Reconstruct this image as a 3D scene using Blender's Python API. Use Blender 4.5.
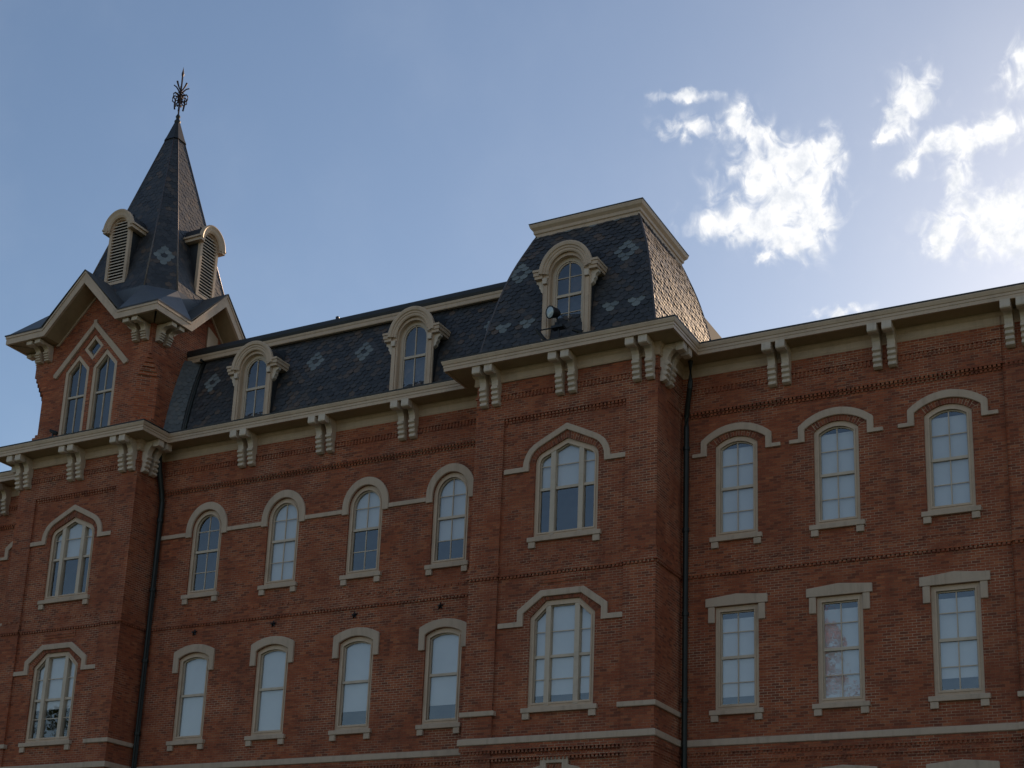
import bpy, bmesh, math, random
from mathutils import Vector, Matrix
from mathutils.geometry import delaunay_2d_cdt
random.seed(7)
for o in list(bpy.data.objects): bpy.data.objects.remove(o)
S = bpy.context.scene
COL = S.collection
R = math.radians

# ------------------------------------------------------------------ camera, sky, sun, exposure
cam = bpy.data.cameras.new("camera"); camo = bpy.data.objects.new("camera", cam); COL.objects.link(camo)
cam.sensor_width = 36; cam.lens = 1473.8890/1024*36; cam.shift_x = -0.00036; cam.shift_y = 0.22274; cam.clip_end = 6000
rt = Vector((0.88476696, 0.46449078, 0.03789114))
up = Vector((0.09134069, -0.25256518, 0.96325890))
fw = Vector((-0.45699486, 0.84879865, 0.26588824))
m = Matrix((rt, up, -fw)).transposed().to_4x4(); m.translation = Vector((2.8113, -34.2334, 1.6))
camo.matrix_world = m
S.camera = camo
SUN_AZ, SUN_EL = 2.0, 25.5        # degrees from +Y towards +X; above the horizon
sd = Vector((math.sin(R(SUN_AZ))*math.cos(R(SUN_EL)), math.cos(R(SUN_AZ))*math.cos(R(SUN_EL)), math.sin(R(SUN_EL))))
sun = bpy.data.lights.new("sun", 'SUN'); sun.energy = 4.2; sun.angle = R(0.53); sun.color = (1, .71, .45)
suno = bpy.data.objects.new("sun", sun); COL.objects.link(suno)
suno.rotation_euler = (-sd).to_track_quat('-Z', 'Y').to_euler()
S.view_settings.view_transform = 'Standard'; S.view_settings.look = 'None'
S.view_settings.exposure = 0.16; S.view_settings.gamma = 1; S.view_settings.use_curve_mapping = False

W = bpy.data.worlds.new("World"); S.world = W; W.use_nodes = True
N = W.node_tree.nodes; L = W.node_tree.links; N.clear()
def wn(t, **k):
    n = N.new(t)
    for a, b in k.items(): setattr(n, a, b)
    return n
def wmath(op, a, b=None, clamp=False):
    n = wn('ShaderNodeMath', operation=op, use_clamp=clamp)
    for i, v in enumerate((a, b)):
        if v is None: continue
        if isinstance(v, (int, float)): n.inputs[i].default_value = v
        else: L.new(v, n.inputs[i])
    return n.outputs[0]
sky = wn('ShaderNodeTexSky', sky_type='NISHITA', sun_disc=False)
sky.sun_elevation = R(SUN_EL); sky.sun_rotation = R(SUN_AZ)
sky.air_density = 1.0; sky.dust_density = 0.42; sky.ozone_density = 1.2; sky.altitude = 100
tc = wn('ShaderNodeTexCoord'); sep = wn('ShaderNodeSeparateXYZ'); L.new(tc.outputs['Generated'], sep.inputs[0])
az = wmath('MULTIPLY', wmath('ARCTAN2', sep.outputs[0], sep.outputs[1]), 57.29578)
el = wmath('MULTIPLY', wmath('ARCSINE', sep.outputs[2]), 57.29578)
ae = wn('ShaderNodeCombineXYZ'); L.new(az, ae.inputs[0]); L.new(el, ae.inputs[1])
warp = wn('ShaderNodeTexNoise'); warp.inputs['Scale'].default_value = 1.9; warp.inputs['Detail'].default_value = 3
L.new(ae.outputs[0], warp.inputs['Vector'])
wsub = wn('ShaderNodeVectorMath', operation='SUBTRACT'); L.new(warp.outputs['Color'], wsub.inputs[0]); wsub.inputs[1].default_value = (.5, .5, .5)
wsc = wn('ShaderNodeVectorMath', operation='MULTIPLY'); L.new(wsub.outputs[0], wsc.inputs[0]); wsc.inputs[1].default_value = (.75, .55, 0)
wad = wn('ShaderNodeVectorMath', operation='ADD'); L.new(ae.outputs[0], wad.inputs[0]); L.new(wsc.outputs[0], wad.inputs[1])
# (azimuth, elevation, half width, half height) of each puff, in degrees
PUFFS = [(-17.637, 31.314, 1.777, 1.207), (-19.219, 30.167, 1.615, 0.468), (-16.39, 30.249, 0.92, 1.0), (-15.192, 32.915, 0.379, 0.346), (-16.053, 32.279, 0.928, 0.49), (-16.947, 29.491, 0.542, 0.468), (-17.923, 32.387, 0.683, 0.491), (-21.078, 33.63, 1.224, 0.315), (-21.483, 34.749, 1.235, 0.172), (-19.03, 33.973, 0.433, 0.484), (-18.259, 33.104, 0.516, 0.419), (-11.578, 34.365, 0.822, 0.605), (-12.451, 33.437, 0.536, 0.546), (-12.931, 32.9, 0.33, 0.275), (-12.032, 31.743, 0.407, 0.346), (-10.935, 32.459, 0.646, 0.342), (-9.52, 32.434, 1.114, 0.339), (-8.116, 32.529, 1.022, 0.472), (-10.077, 31.123, 0.596, 0.69), (-7.565, 34.131, 0.63, 0.396), (-7.346, 34.925, 0.394, 0.455), (-9.112, 29.272, 1.789, 0.698), (-10.899, 29.179, 0.396, 0.493), (-7.644, 29.654, 1.072, 0.757), (-14.901, 26.799, 0.972, 0.182), (-6.243, 28.847, 1.5, 1.032), (-18.087, 28.894, 0.251, 0.181),
         (40, 30, 9, 3), (62, 24, 10, 3), (-70, 26, 8, 2.5), (150, 30, 14, 4), (110, 40, 12, 4), (165, 17, 9, 3)]
dens = None
for a, e, ra, re in PUFFS:
    ra *= 1.15; re *= 1.15
    s_ = wn('ShaderNodeVectorMath', operation='SUBTRACT'); L.new(wad.outputs[0], s_.inputs[0]); s_.inputs[1].default_value = (a, e, 0)
    d_ = wn('ShaderNodeVectorMath', operation='MULTIPLY'); L.new(s_.outputs[0], d_.inputs[0]); d_.inputs[1].default_value = (1/ra, 1/re, 0)
    q_ = wn('ShaderNodeVectorMath', operation='DOT_PRODUCT'); L.new(d_.outputs[0], q_.inputs[0]); L.new(d_.outputs[0], q_.inputs[1])
    g_ = wmath('POWER', 0.42, q_.outputs['Value'])
    dens = g_ if dens is None else wmath('ADD', dens, g_)
nz = wn('ShaderNodeTexNoise'); nz.inputs['Scale'].default_value = 1.15; nz.inputs['Detail'].default_value = 7; nz.inputs['Roughness'].default_value = .54; nz.inputs['Distortion'].default_value = .7
L.new(ae.outputs[0], nz.inputs['Vector'])
body = wmath('MINIMUM', dens, 1.15)
dens2 = wmath('ADD', body, wmath('MULTIPLY', wmath('SUBTRACT', nz.outputs['Fac'], .52), 3.0))
dens2 = wmath('MULTIPLY', dens2, wmath('MINIMUM', wmath('MULTIPLY', dens, 3.5), 1.0))
core = wn('ShaderNodeMapRange', interpolation_type='SMOOTHSTEP'); L.new(dens2, core.inputs[0])
core.inputs[1].default_value = .15; core.inputs[2].default_value = 1.10
wisp = wn('ShaderNodeMapRange', interpolation_type='SMOOTHSTEP'); L.new(dens2, wisp.inputs[0])
wisp.inputs[1].default_value = -.05; wisp.inputs[2].default_value = .8; wisp.inputs[4].default_value = .45
alpha = wn('ShaderNodeMath', operation='MAXIMUM'); L.new(core.outputs[0], alpha.inputs[0]); L.new(wisp.outputs[0], alpha.inputs[1])
# thin high veil
nv = wn('ShaderNodeTexNoise'); nv.inputs['Scale'].default_value = .16; nv.inputs['Detail'].default_value = 6; nv.inputs['Roughness'].default_value = .55
L.new(ae.outputs[0], nv.inputs['Vector'])
veil = wn('ShaderNodeMapRange', interpolation_type='SMOOTHSTEP'); L.new(nv.outputs['Fac'], veil.inputs[0])
veil.inputs[1].default_value = .40; veil.inputs[2].default_value = .80; veil.inputs[4].default_value = .04
mxv = wn('ShaderNodeMix', data_type='RGBA'); L.new(veil.outputs[0], mxv.inputs[0]); L.new(sky.outputs[0], mxv.inputs[6]); mxv.inputs[7].default_value = (8.5, 8.8, 9.2, 1)
mxc = wn('ShaderNodeMix', data_type='RGBA'); L.new(alpha.outputs[0], mxc.inputs[0]); L.new(mxv.outputs[2], mxc.inputs[6]); 
nsh = wn('ShaderNodeTexNoise'); nsh.inputs['Scale'].default_value = 1.3; nsh.inputs['Detail'].default_value = 4; nsh.inputs['Roughness'].default_value = .6; L.new(ae.outputs[0], nsh.inputs['Vector'])
shd = wn('ShaderNodeMapRange'); L.new(nsh.outputs['Fac'], shd.inputs[0]); shd.inputs[1].default_value = .35; shd.inputs[2].default_value = .65
ccol = wn('ShaderNodeMix', data_type='RGBA'); L.new(shd.outputs[0], ccol.inputs[0]); ccol.inputs[6].default_value = (7.3, 7.6, 8.1, 1); ccol.inputs[7].default_value = (10.4, 10.3, 10.2, 1); L.new(ccol.outputs[2], mxc.inputs[7])
bg = wn('ShaderNodeBackground'); L.new(mxc.outputs[2], bg.inputs[0]); bg.inputs[1].default_value = 0.10
wo = wn('ShaderNodeOutputWorld'); L.new(bg.outputs[0], wo.inputs[0])

# ------------------------------------------------------------------ materials
def mat(name, base=(.5, .5, .5), rough=.7, metal=0.0):
    m = bpy.data.materials.new(name); m.use_nodes = True
    b = m.node_tree.nodes['Principled BSDF']
    b.inputs['Base Color'].default_value = (*base, 1); b.inputs['Roughness'].default_value = rough; b.inputs['Metallic'].default_value = metal
    return m, m.node_tree.nodes, m.node_tree.links, b
def nmath(N, L, op, a, b=None):
    n = N.new('ShaderNodeMath'); n.operation = op
    for i, v in enumerate((a, b)):
        if v is None: continue
        if isinstance(v, (int, float)): n.inputs[i].default_value = v
        else: L.new(v, n.inputs[i])
    return n.outputs[0]
def ramp(N, L, fac, stops):
    r = N.new('ShaderNodeValToRGB'); e = r.color_ramp.elements
    while len(e) < len(stops): e.new(.5)
    for i, (p, c) in enumerate(stops): e[i].position = p; e[i].color = (*c, 1)
    L.new(fac, r.inputs[0]); return r.outputs[0]
def noise(N, L, vec, scale, detail=4, rough=.55):
    n = N.new('ShaderNodeTexNoise'); n.inputs['Scale'].default_value = scale; n.inputs['Detail'].default_value = detail; n.inputs['Roughness'].default_value = rough
    if vec is not None: L.new(vec, n.inputs['Vector'])
    return n.outputs['Fac']
def mixc(N, L, fac, a, b, blend='MIX'):
    n = N.new('ShaderNodeMix'); n.data_type = 'RGBA'; n.blend_type = blend
    for i, v in ((0, fac), (6, a), (7, b)):
        if isinstance(v, (int, float)): n.inputs[i].default_value = v
        elif isinstance(v, tuple): n.inputs[i].default_value = (*v, 1)
        else: L.new(v, n.inputs[i])
    return n.outputs[2]
def bump(N, L, b, h, strength, dist):
    n = N.new('ShaderNodeBump'); n.inputs['Strength'].default_value = strength; n.inputs['Distance'].default_value = dist
    L.new(h, n.inputs['Height']); L.new(n.outputs[0], b.inputs['Normal'])

def brick_mat(name, uv=False, tint=(1, 1, 1)):
    m, N, L, b = mat(name, rough=.88)
    geo = N.new('ShaderNodeNewGeometry')
    if uv:
        t = N.new('ShaderNodeUVMap'); vec = t.outputs[0]
    else:
        p = N.new('ShaderNodeSeparateXYZ'); L.new(geo.outputs['Position'], p.inputs[0])
        n_ = N.new('ShaderNodeSeparateXYZ'); L.new(geo.outputs['True Normal'], n_.inputs[0])
        ax = nmath(N, L, 'ABSOLUTE', n_.outputs[0]); ay = nmath(N, L, 'ABSOLUTE', n_.outputs[1])
        gt = nmath(N, L, 'GREATER_THAN', ax, ay)
        mx = N.new('ShaderNodeMix'); mx.data_type = 'FLOAT'; L.new(gt, mx.inputs[0]); L.new(p.outputs[0], mx.inputs[2]); L.new(p.outputs[1], mx.inputs[3])
        c = N.new('ShaderNodeCombineXYZ'); L.new(mx.outputs[0], c.inputs[0]); L.new(p.outputs[2], c.inputs[1]); vec = c.outputs[0]
    bk = N.new('ShaderNodeTexBrick'); L.new(vec, bk.inputs['Vector'])
    bk.inputs['Scale'].default_value = 1; bk.inputs['Brick Width'].default_value = .205; bk.inputs['Row Height'].default_value = .0686
    bk.inputs['Mortar Size'].default_value = .0062; bk.inputs['Mortar Smooth'].default_value = .25; bk.inputs['Bias'].default_value = -.05
    bk.inputs['Color1'].default_value = (0, 0, 0, 1); bk.inputs['Color2'].default_value = (1, 1, 1, 1); bk.inputs['Mortar'].default_value = (.5, .5, .5, 1)
    t_ = tint
    col = ramp(N, L, bk.outputs['Color'], [(0, (.185*t_[0], .047*t_[1], .021*t_[2])), (.2, (.285*t_[0], .066*t_[1], .026*t_[2])), (.6, (.36*t_[0], .086*t_[1], .032*t_[2])), (.9, (.415*t_[0], .113*t_[1], .043*t_[2])), (1, (.48*t_[0], .16*t_[1], .065*t_[2]))])
    # big blotches of sooty / salty / repointed brick
    big = noise(N, L, geo.outputs['Position'], .45, 5, .6)
    col = mixc(N, L, ramp(N, L, big, [(.36, (0, 0, 0)), (.66, (.80, .80, .80))]), col, mixc(N, L, .5, col, (.15, .045, .025)))
    mid = noise(N, L, geo.outputs['Position'], 1.7, 6, .65)
    col = mixc(N, L, ramp(N, L, mid, [(.55, (0, 0, 0)), (.76, (.46, .46, .46))]), col, (.48, .17, .075))
    mort = mixc(N, L, ramp(N, L, noise(N, L, geo.outputs['Position'], .8, 5, .6), [(.42, (0, 0, 0)), (.66, (1, 1, 1))]), (.26, .105, .05), (.56, .385, .25))
    col = mixc(N, L, bk.outputs['Fac'], col, mort)
    smp = N.new('ShaderNodeMapping'); smp.inputs['Scale'].default_value = (2.4, 2.4, .22); L.new(geo.outputs['Position'], smp.inputs[0])
    stk = noise(N, L, smp.outputs[0], 1.0, 6, .65)
    col = mixc(N, L, ramp(N, L, stk, [(.48, (0, 0, 0)), (.74, (.55, .55, .55))]), col, mixc(N, L, .55, col, (.09, .035, .025)))
    fine = noise(N, L, geo.outputs['Position'], 38, 3, .6)
    col = mixc(N, L, .5, col, ramp(N, L, fine, [(.3, (.35, .35, .35)), (.7, (.66, .66, .66))]), 'OVERLAY')
    L.new(col, b.inputs['Base Color'])
    h = nmath(N, L, 'SUBTRACT', nmath(N, L, 'MULTIPLY', fine, .35), bk.outputs['Fac'])
    bump(N, L, b, h, .7, .012)
    return m
BRICK = brick_mat('brick'); BRICK_UV = brick_mat('brick_arch', True, (.82, .85, .9)); BRICK_W = brick_mat('brick_tower', False, (1.12, 1.08, 1.05))

def stone_mat(name, c1, c2, rough=.85, sc=3.0, streak=.35, soil=.45):
    m, N, L, b = mat(name, rough=rough)
    g = N.new('ShaderNodeNewGeometry')
    n1 = noise(N, L, g.outputs['Position'], sc, 6, .62)
    col = mixc(N, L, n1, c1, c2)
    mp = N.new('ShaderNodeMapping'); mp.inputs['Scale'].default_value = (7, 7, .8); L.new(g.outputs['Position'], mp.inputs[0])
    st = noise(N, L, mp.outputs[0], 1.0, 5, .6)
    col = mixc(N, L, ramp(N, L, st, [(.5, (0, 0, 0)), (.8, (streak,)*3)]), col, tuple(x*.45 for x in c1))
    so = noise(N, L, g.outputs['Position'], 1.1, 8, .7)
    col = mixc(N, L, ramp(N, L, so, [(.50, (0, 0, 0)), (.72, (soil,)*3)]), col, tuple(x*.55 for x in c1))
    L.new(col, b.inputs['Base Color'])
    bump(N, L, b, noise(N, L, g.outputs['Position'], 30, 4), .25, .01)
    return m
STONE = stone_mat('limestone', (.47, .325, .225), (.59, .445, .335), .9, 2.2, .4)
PAINT = stone_mat('cream_paint', (.52, .355, .235), (.61, .44, .305), .55, 1.3, .28)
PAINTL = stone_mat('bracket_paint', (.58, .44, .33), (.67, .535, .41), .55, 3, .4)
SASH = stone_mat('sash_paint', (.53, .405, .295), (.61, .48, .36), .5, 2, .2)
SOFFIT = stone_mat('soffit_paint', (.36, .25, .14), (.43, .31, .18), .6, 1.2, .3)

def slate_mat():
    m, N, L, b = mat('slate', rough=.5)
    a = N.new('ShaderNodeAttribute'); a.attribute_name = 'shade'; a.attribute_type = 'GEOMETRY'
    mo = N.new('ShaderNodeAttribute'); mo.attribute_name = 'motif'; mo.attribute_type = 'GEOMETRY'
    g = N.new('ShaderNodeNewGeometry')
    b.inputs['Specular IOR Level'].default_value = .42
    c = ramp(N, L, a.outputs['Fac'], [(0, (.036, .035, .038)), (.35, (.047, .046, .049)), (.65, (.057, .054, .057)), (.85, (.066, .057, .054)), (1, (.115, .078, .058))])
    n1 = noise(N, L, g.outputs['Position'], 9, 5, .65)
    c = mixc(N, L, .55, c, ramp(N, L, n1, [(.3, (.32,)*3), (.7, (.64,)*3)]), 'OVERLAY')
    lt = mixc(N, L, a.outputs['Fac'], (.145, .155, .155), (.195, .205, .20))
    c = mixc(N, L, mo.outputs['Fac'], c, lt)
    L.new(c, b.inputs['Base Color'])
    L.new(ramp(N, L, n1, [(.3, (.38,)*3), (.7, (.62,)*3)]), b.inputs['Roughness'])
    bump(N, L, b, noise(N, L, g.outputs['Position'], 24, 4), .35, .01)
    return m
SLATE = slate_mat()
def metal_mat(name, c1, c2, rough=.5, metal=.6):
    m, N, L, b = mat(name, rough=rough, metal=metal)
    g = N.new('ShaderNodeNewGeometry')
    L.new(mixc(N, L, noise(N, L, g.outputs['Position'], 4, 5, .6), c1, c2), b.inputs['Base Color'])
    return m
GUTTER = metal_mat('roof_edge_metal', (.022, .022, .026), (.05, .047, .045), .5, .3)
PIPE = metal_mat('shaded_green_pipe', (.008, .010, .008), (.02, .022, .017), .5, .2)  # extra dark: the wall shadow beside the pipe is put into this colour
IRON = metal_mat('rusty_iron', (.035, .018, .014), (.085, .04, .028), .6, .5)
LEAD = metal_mat('hip_metal', (.09, .075, .07), (.16, .13, .12), .42, .7)
BLACK = metal_mat('black_metal', (.010, .010, .011), (.022, .022, .024), .45, .3)
ROOFING = metal_mat('roofing', (.05, .05, .055), (.09, .085, .08), .8, .0)
GREYM = metal_mat('grey_slate_flashing', (.085, .09, .10), (.13, .135, .15), .5, .2)
DARKROOM, _n, _l, _b = mat('dark_room', (.03, .032, .038), .95)  # interior darkness is put into this near-black colour
m_, N_, L_, b_ = mat('blind', (.62, .63, .62), .8)
g_ = N_.new('ShaderNodeNewGeometry')
L_.new(mixc(N_, L_, noise(N_, L_, g_.outputs['Position'], 1.2, 3), (.53, .505, .495), (.64, .61, .595)), b_.inputs['Base Color'])
BLIND = m_
def glass_mat(name, refl=.12):
    m = bpy.data.materials.new(name); m.use_nodes = True
    N = m.node_tree.nodes; L = m.node_tree.links; N.clear()
    g = N.new('ShaderNodeNewGeometry')
    gl = N.new('ShaderNodeBsdfGlossy'); gl.inputs['Roughness'].default_value = .015; gl.inputs['Color'].default_value = (.97, .96, .95, 1)
    bm = N.new('ShaderNodeBump'); bm.inputs['Strength'].default_value = .28; bm.inputs['Distance'].default_value = .02
    L.new(noise(N, L, g.outputs['Position'], 2.2, 2, .4), bm.inputs['Height']); L.new(bm.outputs[0], gl.inputs['Normal'])
    tr = N.new('ShaderNodeBsdfTransparent'); tr.inputs['Color'].default_value = (.90, .92, .92, 1)
    lw = N.new('ShaderNodeLayerWeight'); lw.inputs['Blend'].default_value = .5
    f = nmath(N, L, 'ADD', nmath(N, L, 'MULTIPLY', nmath(N, L, 'POWER', lw.outputs['Facing'], 5.0), 1.4), refl)
    mx = N.new('ShaderNodeMixShader'); L.new(f, mx.inputs[0]); L.new(tr.outputs[0], mx.inputs[1]); L.new(gl.outputs[0], mx.inputs[2])
    o = N.new('ShaderNodeOutputMaterial'); L.new(mx.outputs[0], o.inputs[0])
    return m
GLASS = glass_mat('window_glass', .135)
LENS, _n, _l, _b = mat('lamp_lens', (.45, .5, .52), .12); _b.inputs['Coat Weight'].default_value = .6

# ------------------------------------------------------------------ mesh helpers
class MB:
    def __init__(s): s.v = []; s.f = []; s.uv = None; s.at = None
    def vert(s, p): s.v.append(tuple(p)); return len(s.v)-1
    def face(s, ps): 
        i = len(s.v); s.v += [tuple(p) for p in ps]; s.f.append(tuple(range(i, i+len(ps))))
    def box(s, x0, x1, y0, y1, z0, z1):
        i = len(s.v)
        s.v += [(x, y, z) for z in (z0, z1) for y in (y0, y1) for x in (x0, x1)]
        s.f += [tuple(i+k for k in f) for f in ((0, 2, 3, 1), (4, 5, 7, 6), (0, 1, 5, 4), (2, 6, 7, 3), (0, 4, 6, 2), (1, 3, 7, 5))]
    def prism(s, poly, y0, y1, fn=None):
        """closed 2-D polygon (x,z) between depths y0 (front) and y1"""
        fn = fn or (lambda x, y, z: (x, y, z))
        if area(poly) < 0: poly = poly[::-1]
        pts, tris = cdt([poly])
        i = len(s.v)
        s.v += [fn(p[0], y0, p[1]) for p in pts]; s.f += [tuple(i+k for k in t) for t in tris]
        i = len(s.v)
        s.v += [fn(p[0], y1, p[1]) for p in pts]; s.f += [tuple(i+k for k in t[::-1]) for t in tris]
        n = len(poly)
        for k in range(n):
            a, b = poly[k], poly[(k+1) % n]
            s.face([fn(a[0], y0, a[1]), fn(a[0], y1, a[1]), fn(b[0], y1, b[1]), fn(b[0], y0, b[1])])
    def ring(s, outer, inner, y0, y1, fn=None):
        fn = fn or (lambda x, y, z: (x, y, z)); n = len(outer)
        for k in range(n):
            a, b, c, d = outer[k], outer[(k+1) % n], inner[(k+1) % n], inner[k]
            s.face([fn(a[0], y0, a[1]), fn(b[0], y0, b[1]), fn(c[0], y0, c[1]), fn(d[0], y0, d[1])])
            s.face([fn(d[0], y0, d[1]), fn(c[0], y0, c[1]), fn(c[0], y1, c[1]), fn(d[0], y1, d[1])])
            s.face([fn(a[0], y0, a[1]), fn(a[0], y1, a[1]), fn(b[0], y1, b[1]), fn(b[0], y0, b[1])])
    def tube(s, pts, r, n=8, r2=None):
        pts = [Vector(p) for p in pts]; rings = []
        for k, p in enumerate(pts):
            d = (pts[min(k+1, len(pts)-1)] - pts[max(k-1, 0)]).normalized()
            a = d.cross(Vector((0, 0, 1)))
            if a.length < 1e-3: a = d.cross(Vector((1, 0, 0)))
            a.normalize(); b = d.cross(a)
            rr = r if r2 is None else r + (r2-r)*k/(len(pts)-1)
            i = len(s.v); s.v += [tuple(p + a*(rr*math.cos(2*math.pi*j/n)) + b*(rr*math.sin(2*math.pi*j/n))) for j in range(n)]; rings.append(i)
        for q in range(len(rings)-1):
            for j in range(n): s.f.append((rings[q]+j, rings[q]+(j+1) % n, rings[q+1]+(j+1) % n, rings[q+1]+j))
        s.f.append(tuple(rings[0]+j for j in range(n))[::-1]); s.f.append(tuple(rings[-1]+j for j in range(n)))
    def lathe(s, prof, c=(0, 0, 0), n=16):
        i = len(s.v)
        for r, z in prof: s.v += [(c[0]+r*math.cos(2*math.pi*j/n), c[1]+r*math.sin(2*math.pi*j/n), c[2]+z) for j in range(n)]
        for q in range(len(prof)-1):
            for j in range(n): s.f.append((i+q*n+j, i+q*n+(j+1) % n, i+(q+1)*n+(j+1) % n, i+(q+1)*n+j))
    def xf(s, M, start=0):
        s.v = s.v[:start] + [tuple(M @ Vector(p)) for p in s.v[start:]]
    def mesh(s, name, m, smooth=False, bevel=0):
        me = bpy.data.meshes.new(name); me.from_pydata(s.v, [], s.f)
        if s.uv:
            ul = me.uv_layers.new(name='UVMap')
            for p in me.polygons:
                for li in p.loop_indices: ul.data[li].uv = s.uv[me.loops[li].vertex_index]
        if s.at:
            for k, vals in s.at.items():
                a = me.attributes.new(k, 'FLOAT', 'FACE'); a.data.foreach_set('value', vals)
        bm = bmesh.new(); bm.from_mesh(me)
        if not s.uv and not s.at:
            bmesh.ops.remove_doubles(bm, verts=bm.verts, dist=1e-5); bmesh.ops.recalc_face_normals(bm, faces=bm.faces)
        bm.to_mesh(me); bm.free()
        if smooth: me.shade_smooth()
        me.materials.append(m); me.update()
        return me
    def build(s, name, m, parent=None, loc=None, smooth=False, bevel=0):
        o = bpy.data.objects.new(name, s.mesh(name, m, smooth)); COL.objects.link(o)
        if parent: o.parent = parent
        if loc: o.location = loc
        if bevel:
            b = o.modifiers.new('bevel', 'BEVEL'); b.width = bevel; b.segments = 1; b.limit_method = 'ANGLE'; b.angle_limit = R(50)
        return o
def area(p): return sum(p[i][0]*p[(i+1) % len(p)][1]-p[(i+1) % len(p)][0]*p[i][1] for i in range(len(p)))/2
def inside(pt, poly):
    x, y = pt; c = False; n = len(poly)
    for i in range(n):
        x1, y1 = poly[i]; x2, y2 = poly[(i+1) % n]
        if (y1 > y) != (y2 > y) and x < (x2-x1)*(y-y1)/(y2-y1)+x1: c = not c
    return c
def cdt(loops):
    vs = []; es = []
    for lp in loops:
        i = len(vs); vs += [Vector(p) for p in lp]; es += [(i+k, i+(k+1) % len(lp)) for k in range(len(lp))]
    r = delaunay_2d_cdt(vs, es, [], 0, 1e-6)
    P = [tuple(p) for p in r[0]]; T = []
    for t in r[2]:
        c = (sum(P[k][0] for k in t)/len(t), sum(P[k][1] for k in t)/len(t))
        if inside(c, loops[0]) and not any(inside(c, h) for h in loops[1:]): T.append(tuple(t))
    return P, T
def inset(poly, d):
    if area(poly) < 0: poly = poly[::-1]
    n = len(poly); out = []
    for i in range(n):
        p0, p1, p2 = Vector(poly[i-1]), Vector(poly[i]), Vector(poly[(i+1) % n])
        a = (p1-p0).normalized(); b = (p2-p1).normalized()
        na = Vector((-a.y, a.x)); nb = Vector((-b.y, b.x)); k = 1+na.dot(nb)
        q = p1 + (na+nb)*(d/max(k, .3)); out.append((q.x, q.y))
    return out
def clipz(poly, z, keep_above):
    out = []; n = len(poly)
    for i in range(n):
        a, b = poly[i], poly[(i+1) % n]
        ia = (a[1] >= z) == keep_above; ib = (b[1] >= z) == keep_above
        if ia: out.append(a)
        if ia != ib:
            t = (z-a[1])/(b[1]-a[1]); out.append((a[0]+t*(b[0]-a[0]), z))
    return out
def shift(poly, dx=0, dz=0): return [(x+dx, z+dz) for x, z in poly]
def sweep(mb, profile, path, closed=True):
    """profile [(d,z)] carried along a plan path [(x,y)] whose outward side is to the right-hand of travel"""
    n = len(path); rows = []
    for i in range(n):
        p = Vector(path[i]); dirs = []
        if i > 0: dirs.append((p-Vector(path[i-1])).normalized())
        if i < n-1: dirs.append((Vector(path[i+1])-p).normalized())
        ns = [Vector((d.y, -d.x)) for d in dirs]
        nn = ns[0] if len(ns) == 1 else (ns[0]+ns[1])/(1+ns[0].dot(ns[1]))
        rows.append([(p.x+nn.x*d, p.y+nn.y*d, z) for d, z in profile])
    m_ = len(profile)
    for i in range(n-1):
        for k in range(m_ if closed else m_-1):
            mb.face([rows[i][k], rows[i+1][k], rows[i+1][(k+1) % m_], rows[i][(k+1) % m_]])
    if closed:
        mb.face(rows[0]); mb.face(rows[-1][::-1])
def dentils(mb, path, z0, z1, d, pitch=.213, fill=.5, skip=0.0):
    for i in range(len(path)-1):
        a, b = Vector(path[i]), Vector(path[i+1]); t = (b-a).normalized(); nn = Vector((t.y, -t.x)); ln = (b-a).length
        k = int((ln-2*skip)/pitch)
        for j in range(k):
            c = a + t*(skip + pitch*(j+.5) + (ln-2*skip-k*pitch)/2); h = pitch*fill/2
            q = [c-t*h, c+t*h, c+t*h+nn*d, c-t*h+nn*d]
            lo = [(p.x, p.y, z0) for p in q]; hi = [(p.x, p.y, z1) for p in q]
            for f in ([lo[0], lo[1], lo[2], lo[3]], [hi[0], hi[3], hi[2], hi[1]], [lo[3], lo[2], hi[2], hi[3]], [lo[0], lo[3], hi[3], hi[0]], [lo[1], hi[1], hi[2], lo[2]]): mb.face(f)
def empty(name, loc=(0, 0, 0), rz=0):
    o = bpy.data.objects.new(name, None); COL.objects.link(o); o.location = loc; o.rotation_euler = (0, 0, rz); o.empty_display_size = .3
    return o
def tag(o, label, cat, group=None):
    o['label'] = label; o['category'] = cat
    if group: o['group'] = group
    return o

# ------------------------------------------------------------------ ground
g = MB(); g.face([(-1500, -1500, 0), (1500, -1500, 0), (1500, 1500, 0), (-1500, 1500, 0)])
m_, N_, L_, b_ = mat('lawn', rough=.95); q_ = N_.new('ShaderNodeNewGeometry')
L_.new(mixc(N_, L_, noise(N_, L_, q_.outputs['Position'], .7, 8, .7), (.035, .055, .018), (.085, .11, .035)), b_.inputs['Base Color'])
g.build('ground', m_)['kind'] = 'structure'
g = MB(); g.face([(-60, -15, .004), (20, -15, .004), (20, -11.5, .004), (-60, -11.5, .004)])
m_, N_, L_, b_ = mat('concrete_walk', rough=.9); q_ = N_.new('ShaderNodeNewGeometry')
L_.new(mixc(N_, L_, noise(N_, L_, q_.outputs['Position'], 2, 6, .7), (.30, .285, .26), (.42, .40, .37)), b_.inputs['Base Color'])
g.build('path', m_)['kind'] = 'structure'

# ------------------------------------------------------------------ the building
BLD = tag(empty('brick_building', (0, 0, 0)), 'long red brick Victorian hall with slate mansard roof, pointed slate spire and cream bracketed cornice', 'building')
YC, YP, YL, YR = -1.74, -1.665, -.563, 0.0
BLD.scale = (1, 1, 1.0798); BLD.location = (0, 0, -.2746)      # storey heights are given before this vertical stretch
CX, TX = -13.365, -30.67
PX = {'C': (-16.04, -15.17, -11.57, -10.69), 'T': (-33.18, -32.40, -28.98, -28.16)}
WD = .24     # reveal depth

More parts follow.
